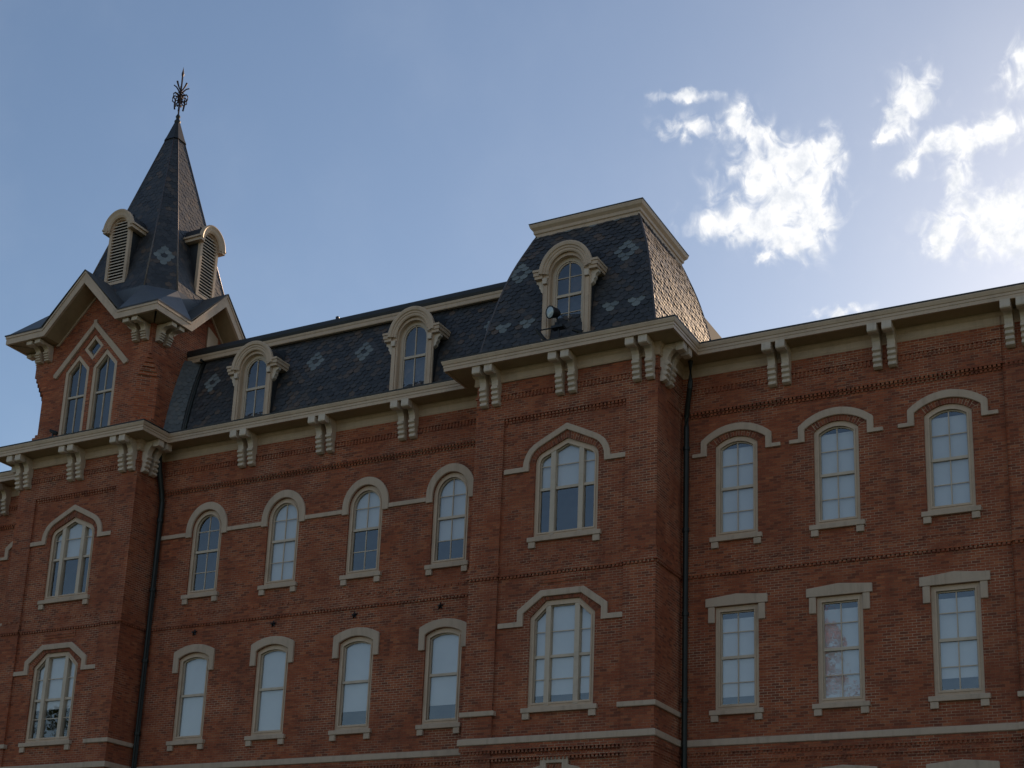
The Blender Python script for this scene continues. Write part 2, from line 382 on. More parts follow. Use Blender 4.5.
def seg_arch(hw, zb, sp, apex, n=14):
    h = apex-sp; r = (hw*hw+h*h)/(2*h); a0 = math.asin(hw/r); cz = apex-r
    return [(-hw, zb), (hw, zb)] + [(r*math.sin(a0-2*a0*i/n), cz+r*math.cos(a0-2*a0*i/n)) for i in range(n+1)]
def mirror(right):   # right half points from bottom to the apex (apex x == 0 or a flat top)
    left = [(-x, z) for x, z in right[::-1] if x > 1e-6]
    return left[::-1] and [(-right[0][0], right[0][1])] + right + [(-x, z) for x, z in right[::-1] if x > 1e-6][:-1]
OP = {}
OP['RU'] = seg_arch(.575, 12.99, 15.32, 15.53)
OP['RL'] = [(-.575, 8.78), (.575, 8.78), (.575, 11.27), (-.575, 11.27)]
OP['LU'] = seg_arch(.585, 12.99, 14.92, 15.50, 20)
OP['LL'] = seg_arch(.585, 8.78, 11.12, 11.28)
OP['CU'] = mirror([(.925, 13.0), (.925, 14.92), (.905, 15.03), (.85, 15.12), (.76, 15.19), (.6, 15.255), (.3, 15.375), (0, 15.50)])
OP['CL'] = mirror([(.925, 8.78), (.925, 11.0), (.47, 11.39)])
DZ = -4.16
for k, s in (('RG', 'RL'), ('LG', 'LL'), ('CG', 'CL')): OP[k] = shift(OP[s], 0, DZ)
for k in OP:
    if area(OP[k]) < 0: OP[k] = OP[k][::-1]

def hood_poly(kind):
    """outer stone band as a closed polygon, or None"""
    if kind == 'RU':
        o = seg_arch(.965, 15.09, 15.49, 15.85, 16)[2:]; i = seg_arch(.80, 15.09, 15.40, 15.66, 16)[2:]
        return [(.80, 15.09), (1.2, 15.09), (1.2, 15.19), (.965, 15.19)] + o + [(-.965, 15.19), (-1.2, 15.19), (-1.2, 15.09), (-.80, 15.09)] + i[::-1]
    if kind == 'LU':
        n = 24
        o = [(.80*math.cos(math.pi*i/n), 14.93+.80*math.sin(math.pi*i/n)) for i in range(n+1)]
        i_ = [(.587*math.cos(math.pi*i/n), 14.92+.587*math.sin(math.pi*i/n)) for i in range(n+1)]
        return [(.587, 14.72), (.80, 14.72)] + o + [(-.80, 14.72), (-.587, 14.72)] + i_[::-1]
    if kind in ('LL', 'LG'):
        o = seg_arch(.775, 10.72, 11.32, 11.51, 12)[2:]; i_ = seg_arch(.587, 10.72, 11.122, 11.283, 12)[2:]
        p = [(.587, 10.72), (.775, 10.72)] + o + [(-.775, 10.72), (-.587, 10.72)] + i_[::-1]
        return shift(p, 0, DZ if kind == 'LG' else 0)
    if kind in ('RL', 'RG'):
        p = [(-.82, 11.27), (-.82, 11.475), (0, 11.545), (.82, 11.475), (.82, 11.27)]
        return shift(p, 0, DZ if kind == 'RG' else 0)
    if kind == 'CU':
        o = [(1.27, 14.87), (1.255, 15.0), (1.2, 15.16), (1.1, 15.31), (.96, 15.42), (.79, 15.51), (.4, 15.69), (0, 15.87)]
        i_ = [(1.10, 14.74), (1.09, 14.97), (1.04, 15.11), (.96, 15.22), (.86, 15.305), (.73, 15.37), (.37, 15.535), (0, 15.70)]
        r = [(1.10, 14.74), (1.84, 14.74), (1.84, 14.87)] + o
        l = [(-x, z) for x, z in r[::-1]][1:]
        return r + l + [(-x, z) for x, z in i_[1:-1]] + [(0, 15.70)] + i_[1:-1][::-1]
    if kind == 'CL':
        r = [(1.11, 10.78), (1.84, 10.78), (1.84, 10.905), (1.28, 10.905), (1.28, 11.19), (.62, 11.64)]
        i_ = [(1.11, 11.10), (.55, 11.48)]
        return r + [(-x, z) for x, z in r[::-1]] + [(-x, z) for x, z in i_] + i_[::-1]
    if kind == 'CG':
        o = [(1.3, 6.72), (1.18, 6.98), (.95, 7.2), (.66, 7.345), (.39, 7.40), (.39, 7.60)]
        i_ = [(1.1, 6.62), (.98, 6.86), (.78, 7.04), (.5, 7.18), (.22, 7.24), (.22, 7.45)]
        r = [(1.1, 6.62), (1.84, 6.62), (1.84, 6.72)] + o
        return r + [(-x, z) for x, z in r[::-1]][0:-1] + [(-1.1, 6.62)] + [(-x, z) for x, z in i_[1:]] + i_[1:][::-1]

def make_window(kind, x, y, blind=None):
    """blind: list of (z0, z1) stretches covered by a roller blind"""
    op = shift(OP[kind], x); base = kind[0] + {'G': 'L'}.get(kind[1], kind[1]); dz = DZ if kind[1] == 'G' else 0
    zb = min(z for _, z in op); zt = max(z for _, z in op); hw = .925 if base[0] == 'C' else .58
    fr = inset(op, .105 if base[0] != 'C' else .10); sh = inset(op, .155 if base[0] != 'C' else .145)
    f = MB(); f.ring(op, fr, y+.05, y+.22); f.ring(inset(op, .085), inset(op, .125), y+.03, y+.06)
    w = f.build('window', PAINT, BLD)
    s = MB(); s.ring(fr, sh, y+.10, y+.15)
    def hbar(z, t, y0, y1, a=-1, b=1): s.box(x+a*(hw-.12), x+b*(hw-.12), y0, y1, z-t, z+t)
    def vbar(px, t, y0, y1, z0, z1): s.box(px-t, px+t, y0, y1, z0, z1)
    def topz(px):   # height of the sash opening above px
        zz = [z for z in (zb + k*.01 for k in range(int((zt-zb)/.01))) if inside((px, z), fr)]
        return max(zz)
    if base in ('RU', 'LU'):
        hbar(14.23 if base == 'RU' else 14.28, .035, y+.085, y+.16)
        vbar(x, .0135, y+.112, y+.148, zb+.1, topz(x)-.01)
        for z in ((14.82, 13.63) if base == 'RU' else (14.89, 13.66)): hbar(z, .012, y+.115, y+.146)
    elif base == 'RL':
        hbar(10.04+dz, .035, y+.085, y+.16); vbar(x, .0135, y+.112, y+.148, zb+.1, zt-.12)
        for z in (10.65, 9.44): hbar(z+dz, .012, y+.115, y+.146)
    elif base == 'LL': hbar(10.07+dz, .035, y+.085, y+.16)
    else:
        for sx in (-.41, .41): vbar(x+sx, .068, y+.04, y+.20, zb+.05, topz(x+sx)+.02)
        hbar(14.25 if base == 'CU' else 10.02+dz, .034, y+.085, y+.16)
        for z in ((14.85,) if base == 'CU' else (10.63+dz, 9.47+dz)): hbar(z, .012, y+.115, y+.146)
    s.build('sash', SASH, w)
    p = MB(); pts, tr = cdt([inset(op, .13)]); i = len(p.v); p.v += [(a, y+.13, b) for a, b in pts]; p.f += tr
    p.build('pane', GLASS, w)
    if blind:
        b = MB()
        for z0, z1 in blind:
            q = clipz(clipz(inset(op, .11), z0, True), z1, False)
            if len(q) > 2: b.prism(q, y+.19, y+.194)
        b.build('blind', BLIND, w)
    # sill with two feet
    sl = MB(); sh_ = .115; ov = .12 if base[0] != 'C' else .13
    zs = zb-.005
    sl.box(x-hw-ov, x+hw+ov, y-.10, y+.12, zs-sh_, zs)
    for sx in (-1, 1):
        c = x+sx*(hw-.0+(.0 if base[0] == 'C' else -.01)); sl.box(c-.095, c+.095, y-.075, y+.02, zs-sh_-.155, zs-sh_-.003)
    sl.build('sill', STONE, w, bevel=.008)
    h = hood_poly(kind)
    if h:
        hb = MB(); hb.prism(shift(h, x), y-.065, y+.02)
        if base == 'RL':
            for sx in (-1, 1): hb.box(x+sx*.665-.087, x+sx*.665+.087, y-.05, y+.02, 10.88+dz, 11.267+dz)
        hb.build('hood_mould', STONE, w, bevel=.012)
    # soldier course of bricks between the opening and the hood
    if kind in ('RU', 'CU', 'CL', 'CG'):
        n = len(op); top = [q for q in op if q[1] > {'RU': 15.3, 'CU': 14.9, 'CL': 10.99, 'CG': 6.83}[kind]]
        top = sorted(top, key=lambda q: -q[0]); out = inset(op, -.205)
        outd = {q: out[i] for i, q in enumerate(op)}
        a = MB(); a.uv = []; u = 0
        for k in range(len(top)-1):
            q0, q1 = top[k], top[k+1]; o0, o1 = outd[q0], outd[q1]; l = math.dist(q0, q1)
            a.v += [(q0[0], y-.005, q0[1]), (o0[0], y-.005, o0[1]), (o1[0], y-.005, o1[1]), (q1[0], y-.005, q1[1])]
            a.uv += [(.0, u), (.208, u), (.208, u+l), (.0, u+l)]; i = len(a.v); a.f.append((i-4, i-3, i-2, i-1)); u += l
        a.build('brick_arch', BRICK_UV, w)
    return w

def wall_panel(outline, holes, y, mat_=BRICK, fn=None, name='wall'):
    fn = fn or (lambda x, y, z: (x, y, z))
    b = MB(); pts, tr = cdt([outline]+holes); b.v += [fn(p[0], y, p[1]) for p in pts]; b.f += tr
    for h in holes:
        n = len(h)
        for k in range(n):
            a, c = h[k], h[(k+1) % n]; b.face([fn(a[0], y, a[1]), fn(c[0], y, c[1]), fn(c[0], y+WD, c[1]), fn(a[0], y+WD, a[1])])
    return b.build(name, mat_, BLD)
def rect(x0, x1, z0, z1): return [(x0, z0), (x1, z0), (x1, z1), (x0, z1)]

XR = [-9.191, -6.558, -3.79]; XL = [-26.145, -23.225, -20.292, -17.425]
FULL = [(0, 30)]
WIN = []
for i, x in enumerate(XR):
    WIN += [('RU', x, YR, [(12, 15.28)]), ('RL', x, YR, [([9.12, 8, 9.2][i], 11.0)]), ('RG', x, YR, [(5, 7)])]
bl = [None, FULL, [(14.28, 30)], [(13.68, 30)]]
bl2 = [FULL, FULL, [(9.3, 30)], [(9.3, 30)]]
for i, x in enumerate(XL):
    WIN += [('LU', x, YL, bl[i]), ('LL', x, YL, bl2[i]), ('LG', x, YL, FULL if i % 2 else None)]
WIN += [('CU', -13.28, YP, [(14.25, 30)]), ('CL', -13.28, YP, [(9.1, 30)]), ('CG', -13.36, YP, None),
        ('CU', -30.66, YP, [(14.25, 30)]), ('CL', -30.70, YP, [(9.75, 30)]), ('CG', -30.69, YP, None),  # pale blinds added here stand in for bright sky mirrored in the panes
        ('RU', -34.40, YR, FULL), ('RL', -34.40, YR, FULL), ('RU', -37.05, YR, FULL), ('RL', -37.05, YR, FULL),
        ('RU', .9, YR-.05, FULL), ('RL', .9, YR-.05, FULL)]
for w in WIN: make_window(*w)
def holes(x0, x1, y): return [shift(OP[k], x) for k, x, yy, _ in WIN if x0 < x < x1 and abs(yy-y) < .01]

ZT = 17.5
wall_panel(rect(-10.69, -2.43, 0, ZT), holes(-10.69, -2.43, YR), YR)
wall_panel(rect(-2.43, 9, 0, ZT), holes(-2.43, 9, YR-.05), YR-.05)
wall_panel(rect(-28.16, -16.04, 0, ZT), holes(-28.16, -16.04, YL), YL)
wall_panel(rect(-48, -33.18, 0, ZT), holes(-48, -33.18, YR), YR)
ZPAN = 16.30
for k in 'CT':
    a, b, c, d = PX[k]
    wall_panel(rect(b, c, 0, ZPAN), holes(b, c, YP), YP)
    p = MB()
    p.face([(a, YC, 0), (b, YC, 0), (b, YC, ZT), (a, YC, ZT)]); p.face([(c, YC, 0), (d, YC, 0), (d, YC, ZT), (c, YC, ZT)])
    p.face([(b, YC, ZPAN), (c, YC, ZPAN), (c, YC, ZT), (b, YC, ZT)]); p.face([(b, YC, ZPAN), (b, YP, ZPAN), (c, YP, ZPAN), (c, YC, ZPAN)])
    p.face([(b, YC, 0), (b, YP, 0), (b, YP, ZPAN), (b, YC, ZPAN)]); p.face([(c, YC, 0), (c, YC, ZPAN), (c, YP, ZPAN), (c, YP, 0)])
    yl, yr = (YL, YR) if k == 'C' else (YR, YL)
    p.face([(a, YC, 0), (a, YC, ZT), (a, yl, ZT), (a, yl, 0)]); p.face([(d, YC, 0), (d, yr, 0), (d, yr, ZT), (d, YC, ZT)])
    p.build('pavilion_wall', BRICK, BLD)
e = MB(); e.face([(-2.43, 0, 0), (-2.43, 0, ZT), (-2.43, -.1, ZT), (-2.43, -.1, 0)])
e.face([(9, -.1, 0), (9, 14, 0), (9, 14, ZT), (9, -.1, ZT)]); e.face([(-48, 0, 0), (-48, 0, ZT), (-48, 14, ZT), (-48, 14, 0)]); e.face([(-48, 14, 0), (-48, 14, ZT), (9, 14, ZT), (9, 14, 0)])
e.build('wall', BRICK, BLD)
# near-black sheets behind the glass stand in for the gloom of unlit rooms
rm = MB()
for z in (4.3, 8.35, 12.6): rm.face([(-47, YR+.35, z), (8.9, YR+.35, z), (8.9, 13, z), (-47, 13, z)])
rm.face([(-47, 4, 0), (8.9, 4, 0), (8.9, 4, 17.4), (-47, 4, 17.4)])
rm.build('dark_room_sheet', DARKROOM, BLD)

PATH = [(-48, YR), (-33.18, YR), (-33.18, YC), (-28.16, YC), (-28.16, YL), (-16.04, YL), (-16.04, YC), (-10.69, YC), (-10.69, YR), (-2.43, YR), (-2.43, YR-.05), (9, YR-.05)]
PATHC = PATH[:9] + [(9, YR)]     # the cornice runs on without a break
# stone belt course, cornice, frieze, gutter
b = MB(); sweep(b, [(-.01, 7.945), (.055, 7.945), (.075, 7.96), (.075, 8.09), (.05, 8.11), (-.01, 8.11)], PATH); b.build('belt_course', STONE, BLD)
for path in ([(-16.04, YL), (-16.04, YC), (-15.15, YC), (-15.15, YP)], [(-11.59, YP), (-11.59, YC), (-10.69, YC), (-10.69, YR)], [(-33.18, YR), (-33.18, YC), (-32.38, YC), (-32.38, YP)], [(-29.0, YP), (-29.0, YC), (-28.16, YC), (-28.16, YL)], [(-2.43, YR), (-2.43, YR-.05), (-1.9, YR-.05)]):
    b = MB(); sweep(b, [(-.01, 8.645), (.05, 8.645), (.062, 8.66), (.062, 8.765), (-.01, 8.775)], path)
    b.build('pilaster_band', STONE, BLD)
b = MB(); sweep(b, [(-.02, 17.22), (.05, 17.22), (.075, 17.26), (.06, 17.29), (.06, 17.42), (.10, 17.46), (.13, 17.527), (-.02, 17.527)], PATHC); b.build('frieze', PAINT, BLD)
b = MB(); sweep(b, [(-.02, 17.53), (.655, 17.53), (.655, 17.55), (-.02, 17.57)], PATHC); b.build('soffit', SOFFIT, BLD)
b = MB(); sweep(b, [(.64, 17.515), (.70, 17.515), (.70, 17.60), (.715, 17.61), (.715, 17.67), (.735, 17.68), (.765, 17.755), (.765, 17.775), (.60, 17.79), (.60, 17.545), (.64, 17.542)], PATHC); b.build('cornice', PAINT, BLD)
b = MB(); sweep(b, [(.55, 17.793), (.772, 17.778), (.78, 17.812), (-.02, 17.965), (-.02, 17.86)], PATHC); b.build('gutter', GUTTER, BLD)
b = MB()
for x0, x1, y0 in ((-48, -33.18, YR), (-33.18, -28.16, YC), (-28.16, -16.04, YL), (-16.04, -10.69, YC), (-10.69, 9, YR)):
    b.face([(x0, y0+.021, 17.968), (x1, y0+.021, 17.968), (x1, 14, 17.968), (x0, 14, 17.968)])
b.build('flat_roof', ROOFING, BLD)

# corbelled brick courses
def corbel_mid(path, panel=False):
    b = MB()
    sweep(b, [(-.01, 12.16), (.028, 12.16), (.028, 12.36), (-.01, 12.365)], path)
    sweep(b, [(-.01, 12.09), (.055, 12.09), (.055, 12.158), (-.01, 12.158)], path)
    dentils(b, path, 12.03, 12.088, .045, .108, .62); dentils(b, path, 12.367, 12.437, .028, .213)
    b.build('corbel_course', BRICK, BLD)
def corbel_top(path, solid=True):
    b = MB()
    if solid: sweep(b, [(-.01, 16.335), (.06, 16.335), (.06, 17.215), (-.01, 17.215)], path)
    off = .06 if solid else 0
    sweep(b, [(-.01, 16.265), (off+.03, 16.265), (off+.03, 16.333), (-.01, 16.333)], path)
    dentils(b, path, 16.205, 16.263, off*.9+.03, .108, .62); dentils(b, path, 16.135, 16.190, off*.5+.012, .108, .55); sweep(b, [(-.01, 16.190), (off*.5+.02, 16.190), (off*.5+.02, 16.204), (-.01, 16.204)], path)
    b.build('corbel_course', BRICK, BLD)
def corbel_up(path, off):
    b = MB(); sweep(b, [(off-.01, 16.87), (off+.035, 16.87), (off+.035, 16.94), (off-.01, 16.94)], path)
    o2 = MB(); dentils(b, [(p[0], p[1]-off) for p in path] if len(path) == 2 else path, 16.73, 16.868, .03, .108)
    b.build('corbel_course', BRICK, BLD)
for p in ([(-10.69, YR), (-2.43, YR)], [(-28.16, YL), (-16.04, YL)], [(-48, YR), (-33.18, YR)]):
    corbel_mid(p); corbel_top(p); corbel_up(p, .06)
corbel_top([(-2.43, YR-.05), (9, YR-.05)], False); corbel_mid([(-2.43, YR-.05), (9, YR-.05)])
for k, fl, fr in (('C', YL, YR), ('T', YR, YL)):
    a, b_, c, d = PX[k]
    corbel_mid([(b_, YP), (c, YP)])
    corbel_mid([(a, fl), (a, YC), (b_+.03, YC)]); corbel_mid([(c-.03, YC), (d, YC), (d, fr)])
    x = MB(); sweep(x, [(-.01, 16.232), (.072, 16.232), (.072, 16.297), (-.01, 16.297)], [(b_, YP), (c, YP)]); dentils(x, [(b_, YP), (c, YP)], 16.165, 16.23, .058, .108, .62); dentils(x, [(b_, YP), (c, YP)], 16.095, 16.16, .03, .108, .55); x.build('corbel_course', BRICK, BLD)
    corbel_up([(a, fl), (a, YC), (d, YC), (d, fr)], 0)
    x = MB(); sweep(x, [(-.01, 16.265), (.03, 16.265), (.03, 16.333), (-.01, 16.333)], [(d, YC+.62), (d, fr)]); dentils(x, [(d, YC+.62), (d, fr)], 16.13, 16.263, .02, .108); x.build('corbel_course', BRICK, BLD)
    # small stepped apron between floors, over the lower hood
    cx = -13.3 if k == 'C' else -30.68
    x = MB(); x.box(cx-.66, cx+.66, YP-.022, YP+.01, 11.82, 12.012); x.box(cx-.60, cx+.60, YP-.04, YP+.01, 11.90, 11.965); x.build('corbel_course', BRICK, BLD)
# corbels under the belt
for p, off in ((PATH, 0),):
    b = MB(); sweep(b, [(-.01, 7.60), (.03, 7.60), (.03, 7.67), (-.01, 7.67)], p); sweep(b, [(-.01, 7.80), (.035, 7.80), (.035, 7.942), (-.01, 7.942)], p)
    for i in range(0, len(p)-1, 1): dentils(b, p[i:i+2], 7.73, 7.798, .03, .108); dentils(b, p[i:i+2], 7.53, 7.598, .022, .108)
    b.build('corbel_course', BRICK, BLD)
# string course linking the round arches
edges = [-28.16] + sum([[x-.80, x+.80] for x in XL], [])
for i in range(0, len(edges), 2):
    if i+1 < len(edges) and edges[i+1]-edges[i] > .05:
        b = MB(); b.box(edges[i]+.003, edges[i+1]-.003, YL-.055, YL+.02, 14.765, 14.885); b.build('string_course', STONE, BLD, bevel=.008)
# stone water table and plinth at the foot
b = MB(); sweep(b, [(-.01, 0), (.10, 0), (.10, 1.55), (.05, 1.66), (-.01, 1.66)], PATH); b.build('plinth', STONE, BLD)
# star anchors
def star_mesh():
    s = MB(); pts = []
    for i in range(10):
        r_ = .12 if i % 2 == 0 else .05; pts.append((r_*math.sin(math.pi*i/5), r_*math.cos(math.pi*i/5)))
    for i in range(10):
        a, b = pts[i], pts[(i+1) % 10]; s.face([(0, -.07, 0), (a[0], -.02, a[1]), (b[0], -.02, b[1])]); s.face([(0, .01, 0), (b[0], -.02, b[1]), (a[0], -.02, a[1])])
    s.tube([(0, -.05, 0), (0, -.12, -.01)], .03, 6)
    return s.mesh('anchor_plate', BLACK)
sm = star_mesh()
for x in (-26.23, -23.28, -20.42, -17.58):
    o = bpy.data.objects.new('anchor_plate', sm); COL.objects.link(o); o.parent = BLD; o.location = (x, YL, 11.86)

# ------------------------------------------------------------------ brackets
def bracket_mesh(hs=1.0, name='bracket'):
    b = MB(); w = .098
    prof = [(-.02, 16.575), (.07, 16.56)]
    for i in range(4):
        z = 16.575+.128*i; d = .115+.028*i
        prof += [(d, z+.0), (d+.055, z+.022), (d+.062, z+.055), (d+.05, z+.09), (d+.008, z+.112)]
    prof += [(.215, 17.12), (.235, 17.20), (.29, 17.28), (.36, 17.335), (.44, 17.345), (.46, 17.32), (.63, 17.32), (.63, 17.495), (-.02, 17.495)]
    fn = lambda d, x, z: (x, -d, 17.5+(z-17.5)*hs)
    b.prism(prof, -w, w, fn)
    # raised scroll faces and the hanging cap block
    b2 = [(.435, 17.30), (.455, 17.285), (.60, 17.285), (.645, 17.305), (.655, 17.34), (.65, 17.44), (.655, 17.496), (.43, 17.496)]
    b.prism(b2, -w-.022, w+.022, fn)
    for sx in (-1, 1):
        for i in range(4):
            z = 16.63+.128*i; d = .10+.028*i
            c = [(d+.05*math.cos(t*math.pi/5), z+.045*math.sin(t*math.pi/5)) for t in range(10)]
            b.prism(c, sx*w-(.012 if sx < 0 else -.0), sx*w+(.012 if sx > 0 else 0), fn)
        c = [(.33+.075*math.cos(t*math.pi/6), 17.40+.07*math.sin(t*math.pi/6)) for t in range(12)]
        b.prism(c, sx*w-(.014 if sx < 0 else 0), sx*w+(.014 if sx > 0 else 0), fn)
    return b.mesh(name, PAINTL)
BR = bracket_mesh(); BRS = bracket_mesh(.56, 'gable_bracket')
def bracket(x, y, rz=0, me=BR, z=0, sc=1):
    o = bpy.data.objects.new(me.name.split('.')[0], me); COL.objects.link(o); o.parent = BLD; o.location = (x, y, z if z else .03); o.rotation_euler = (0, 0, rz)
def pair(x, y, rz=0, me=BR, z=0, s=.185):
    t = Vector((math.cos(rz), math.sin(rz)))
    for k in (-s, s): bracket(x+t.x*k, y+t.y*k, rz, me, z)
for x in (-7.95, -5.22): pair(x, YR-.06)
pair(-2.02, YR-.05); pair(1.2, YR-.05); pair(4.2, YR-.05); pair(7.2, YR-.05)
for x in (-24.71, -21.79, -18.90): pair(x, YL-.06)
for x in (-15.57, -13.27, -11.05): pair(x, YC)
for x in (-32.95, -30.68, -28.53): pair(x, YC)
pair(-10.69, YC+.42, math.pi/2); pair(-28.16, YC+.42, math.pi/2); pair(-33.18, YC+.42, -math.pi/2)
pair(-35.70, YR-.06); pair(-38.5, YR-.06)

# ------------------------------------------------------------------ slates
def slates(name, rows, w=.20, expo=.135, motifs=(), parent=BLD, shade=0.0, relief=1.0, smin=0.0):
    """rows(v) -> (P(u) function, normal, u0, u1) for v in 0..vmax ; laid as overlapping hexagon-tailed slates"""
    surf, vmax = rows
    mb = MB(); sh = []; mo = []
    n = int(vmax/expo); r_ = 0
    for i in range(n, -1, -1):
        v = i*expo; v1 = min(v+expo*2.0, vmax)
        u0, u1 = surf(v)[1:3]; off = (i % 2)*w/2
        k0 = int(math.floor((u0-off)/w))-1; k1 = int(math.ceil((u1-off)/w))+1
        for k in range(k0, k1):
            ua = k*w+off; g_ = .004
            if ua+w < u0+.01 or ua > u1-.01: continue
            vj = v + random.uniform(-.007, .007); lift = .022+random.uniform(-.006, .008); tw = random.uniform(-.009, .009)
            pts = [(ua+g_, v1), (ua+g_, vj+expo*.42), (ua+w*.27, vj), (ua+w*.73, vj), (ua+w-g_, vj+expo*.42), (ua+w-g_, v1)]
            P = []
            for u, vv in pts:
                vv = max(0, min(vmax, vv)); f, a0, a1, nn = surf(vv)
                uu = min(max(u, a0), a1); t = 1-(vv-v)/(v1-v+1e-6)
                P.append(f(uu) + nn*(.003+max(.002, lift+tw*(u-ua-w/2)*2/w)*relief*max(0, t)))
            mb.face(P)
            uc = ua+w/2; is_m = 0
            for (mu, mv, kind) in motifs:
                # position in units of slates from the motif centre, snapped to the slate grid
                ci = round(mv/expo); cu = (round((mu-(ci % 2)*w/2-w/2)/w))*w+(ci % 2)*w/2+w/2
                dr = i-ci; du = (uc-cu)/w
                if kind == 'flower':
                    if (dr in (2, -2) and abs(du) < .9 and (abs(du) < .1)) or (dr in (1, -1) and abs(abs(du)-.5) < .1) or (dr == 0 and abs(abs(du)-1) < .1): is_m = 1
                    if dr in (2, -2) and abs(du) < .1: is_m = 1
                elif kind == 'trefoil':
                    if (dr == 1 and abs(abs(du)-.5) < .1) or (dr == 0 and abs(du) < .1): is_m = 1
            mo.append(max(shade, float(is_m))); sh.append(smin+(1-smin)*random.random())
    mb.at = {'shade': sh, 'motif': mo}
    return mb.build(name, SLATE, parent)
def profile_surf(prof, xl, xr, axis='front'):
    """prof: list of (z, y) ; xl/xr functions of z. Returns surf(v)->(f,u0,u1,n)"""
    zs = [p[0] for p in prof]; ys = [p[1] for p in prof]
    ln = [0]
    for i in range(len(prof)-1): ln.append(ln[-1]+math.dist(prof[i], prof[i+1]))
    def at(v):
        for i in range(len(ln)-1):
            if v <= ln[i+1]+1e-9:
                t = (v-ln[i])/(ln[i+1]-ln[i]); return zs[i]+t*(zs[i+1]-zs[i]), ys[i]+t*(ys[i+1]-ys[i]), Vector((0, -(zs[i+1]-zs[i]), ys[i+1]-ys[i])).normalized()
        return zs[-1], ys[-1], Vector((0, -1, .3)).normalized()
    def surf(v):
        z, y, n = at(v)
        return (lambda u: Vector((u, y, z))), xl(z), xr(z), n
    return (surf, ln[-1]), at
def interp(tab):
    def f(z):
        if z <= tab[0][0]: return tab[0][1]
        for (a, b), (c, d) in zip(tab, tab[1:]):
            if z <= c: return b+(z-a)/(c-a)*(d-b)
        return tab[-1][1]
    return f
def smooth_tab(tab, n=16):
    # Catmull-Rom resample in z so that the bell curve of the roof is smooth
    f = interp(tab); zs = [tab[0][0]+(tab[-1][0]-tab[0][0])*i/n for i in range(n+1)]; h = .35
    return [(z, sum(f(min(max(z+k*h/2, tab[0][0]), tab[-1][0])) for k in (-2, -1, 0, 1, 2))/5 if 0 < i < n else f(z)) for i, z in enumerate(zs)]
def vof(at, vmax, z):
    lo, hi = 0, vmax
    for _ in range(40):
        mid = (lo+hi)/2
        if at(mid)[0] < z: lo = mid
        else: hi = mid
    return lo

# pavilion mansard
PROF = smooth_tab([(17.9, -1.82), (18.27, -1.75), (19.2, -1.55), (20.4, -1.24), (21.05, -1.06), (21.85, -.68)])
XRt = interp(smooth_tab([(17.9, -10.72), (18.27, -10.80), (19.2, -10.97), (20.4, -11.24), (21.05, -11.44), (21.85, -11.79)]))
XLt = interp(smooth_tab([(17.9, -16.04), (18.27, -15.97), (19.2, -15.80), (20.4, -15.50), (21.05, -15.20), (21.85, -14.86)]))
YB = interp(smooth_tab([(17.9, 3.50), (19.2, 3.25), (20.4, 2.95), (21.05, 2.75), (21.85, 2.38)]))
YF = interp(PROF)
sf, at = profile_surf(PROF, XLt, XRt); vm = sf[1]
def mot(x, z, k): return (x, vof(at, vm, z), k)
slates('mansard_roof', sf, .25, .13, [mot(-11.83, 20.43, 'flower'), mot(-15.10, 20.48, 'flower'), mot(-12.16, 18.69, 'trefoil'), mot(-11.40, 18.67, 'trefoil'), mot(-14.72, 18.69, 'trefoil'), mot(-15.40, 18.70, 'trefoil'), mot(-14.75, 21.62, 'trefoil'), mot(-14.0, 21.62, 'trefoil'), mot(-13.24, 21.62, 'trefoil'), mot(-12.5, 21.62, 'trefoil')])
# right-hand face: u runs along y
PR = [(z, XRt(z)) for z, _ in PROF]
def side_surf(sgn, XT):
    ln = [0]; P = [(z, XT(z)) for z, _ in PROF]
    for i in range(len(P)-1): ln.append(ln[-1]+math.dist(P[i], P[i+1]))
    def surf(v):
        for i in range(len(ln)-1):
            if v <= ln[i+1]+1e-9:
                t = (v-ln[i])/(ln[i+1]-ln[i]); z = P[i][0]+t*(P[i+1][0]-P[i][0]); x = P[i][1]+t*(P[i+1][1]-P[i][1])
                n = Vector((sgn*(P[i+1][0]-P[i][0]), 0, abs(P[i+1][1]-P[i][1]))).normalized(); break
        else: z, x = P[-1]; n = Vector((sgn, 0, .3)).normalized()
        return (lambda u: Vector((x, u, z))), YF(z), YB(z), n
    return surf, ln[-1]
slates('mansard_roof', side_surf(1, XRt), .21, .12, relief=1.1, smin=.72); slates('mansard_roof', side_surf(-1, XLt), .25, .13)  # right face tinted browner: warm sunlight is put into the slate colour
bk = MB()   # deck under the slates, back face and hip rolls
for i in range(len(PROF)-1):
    z0, z1 = PROF[i][0], PROF[i+1][0]
    q = lambda z: [(XLt(z)+.02, YF(z)+.02, z), (XRt(z)-.02, YF(z)+.02, z), (XRt(z)-.02, YB(z), z), (XLt(z)+.02, YB(z), z)]
    a, b = q(z0), q(z1)
    for k in range(4): bk.face([a[k], a[(k+1) % 4], b[(k+1) % 4], b[k]])
bk.build('roof_deck', ROOFING, BLD)
for XT, Y_, s in ((XRt, YF, 1), (XLt, YF, -1), (XRt, YB, 1), (XLt, YB, -1)):
    h = MB(); h.tube([(XT(z)+s*.005, Y_(z)-(.005 if Y_ is YF else 0), z) for z, _ in PROF], .032, 8)
    h.build('hip_roll', LEAD, BLD, smooth=True)
# rear mansard running back behind the pavilion
b = MB(); b.prism([(-15.6, 17.97), (-11.0, 17.97), (-11.1, 19.2), (-11.22, 20.36), (-11.5, 20.44), (-15.3, 20.44)], 2.9, 13.6, lambda x, y, z: (x, y, z)); b.build('rear_mansard', ROOFING, BLD)  # dull roofing colour here stands in for slates lying in shade
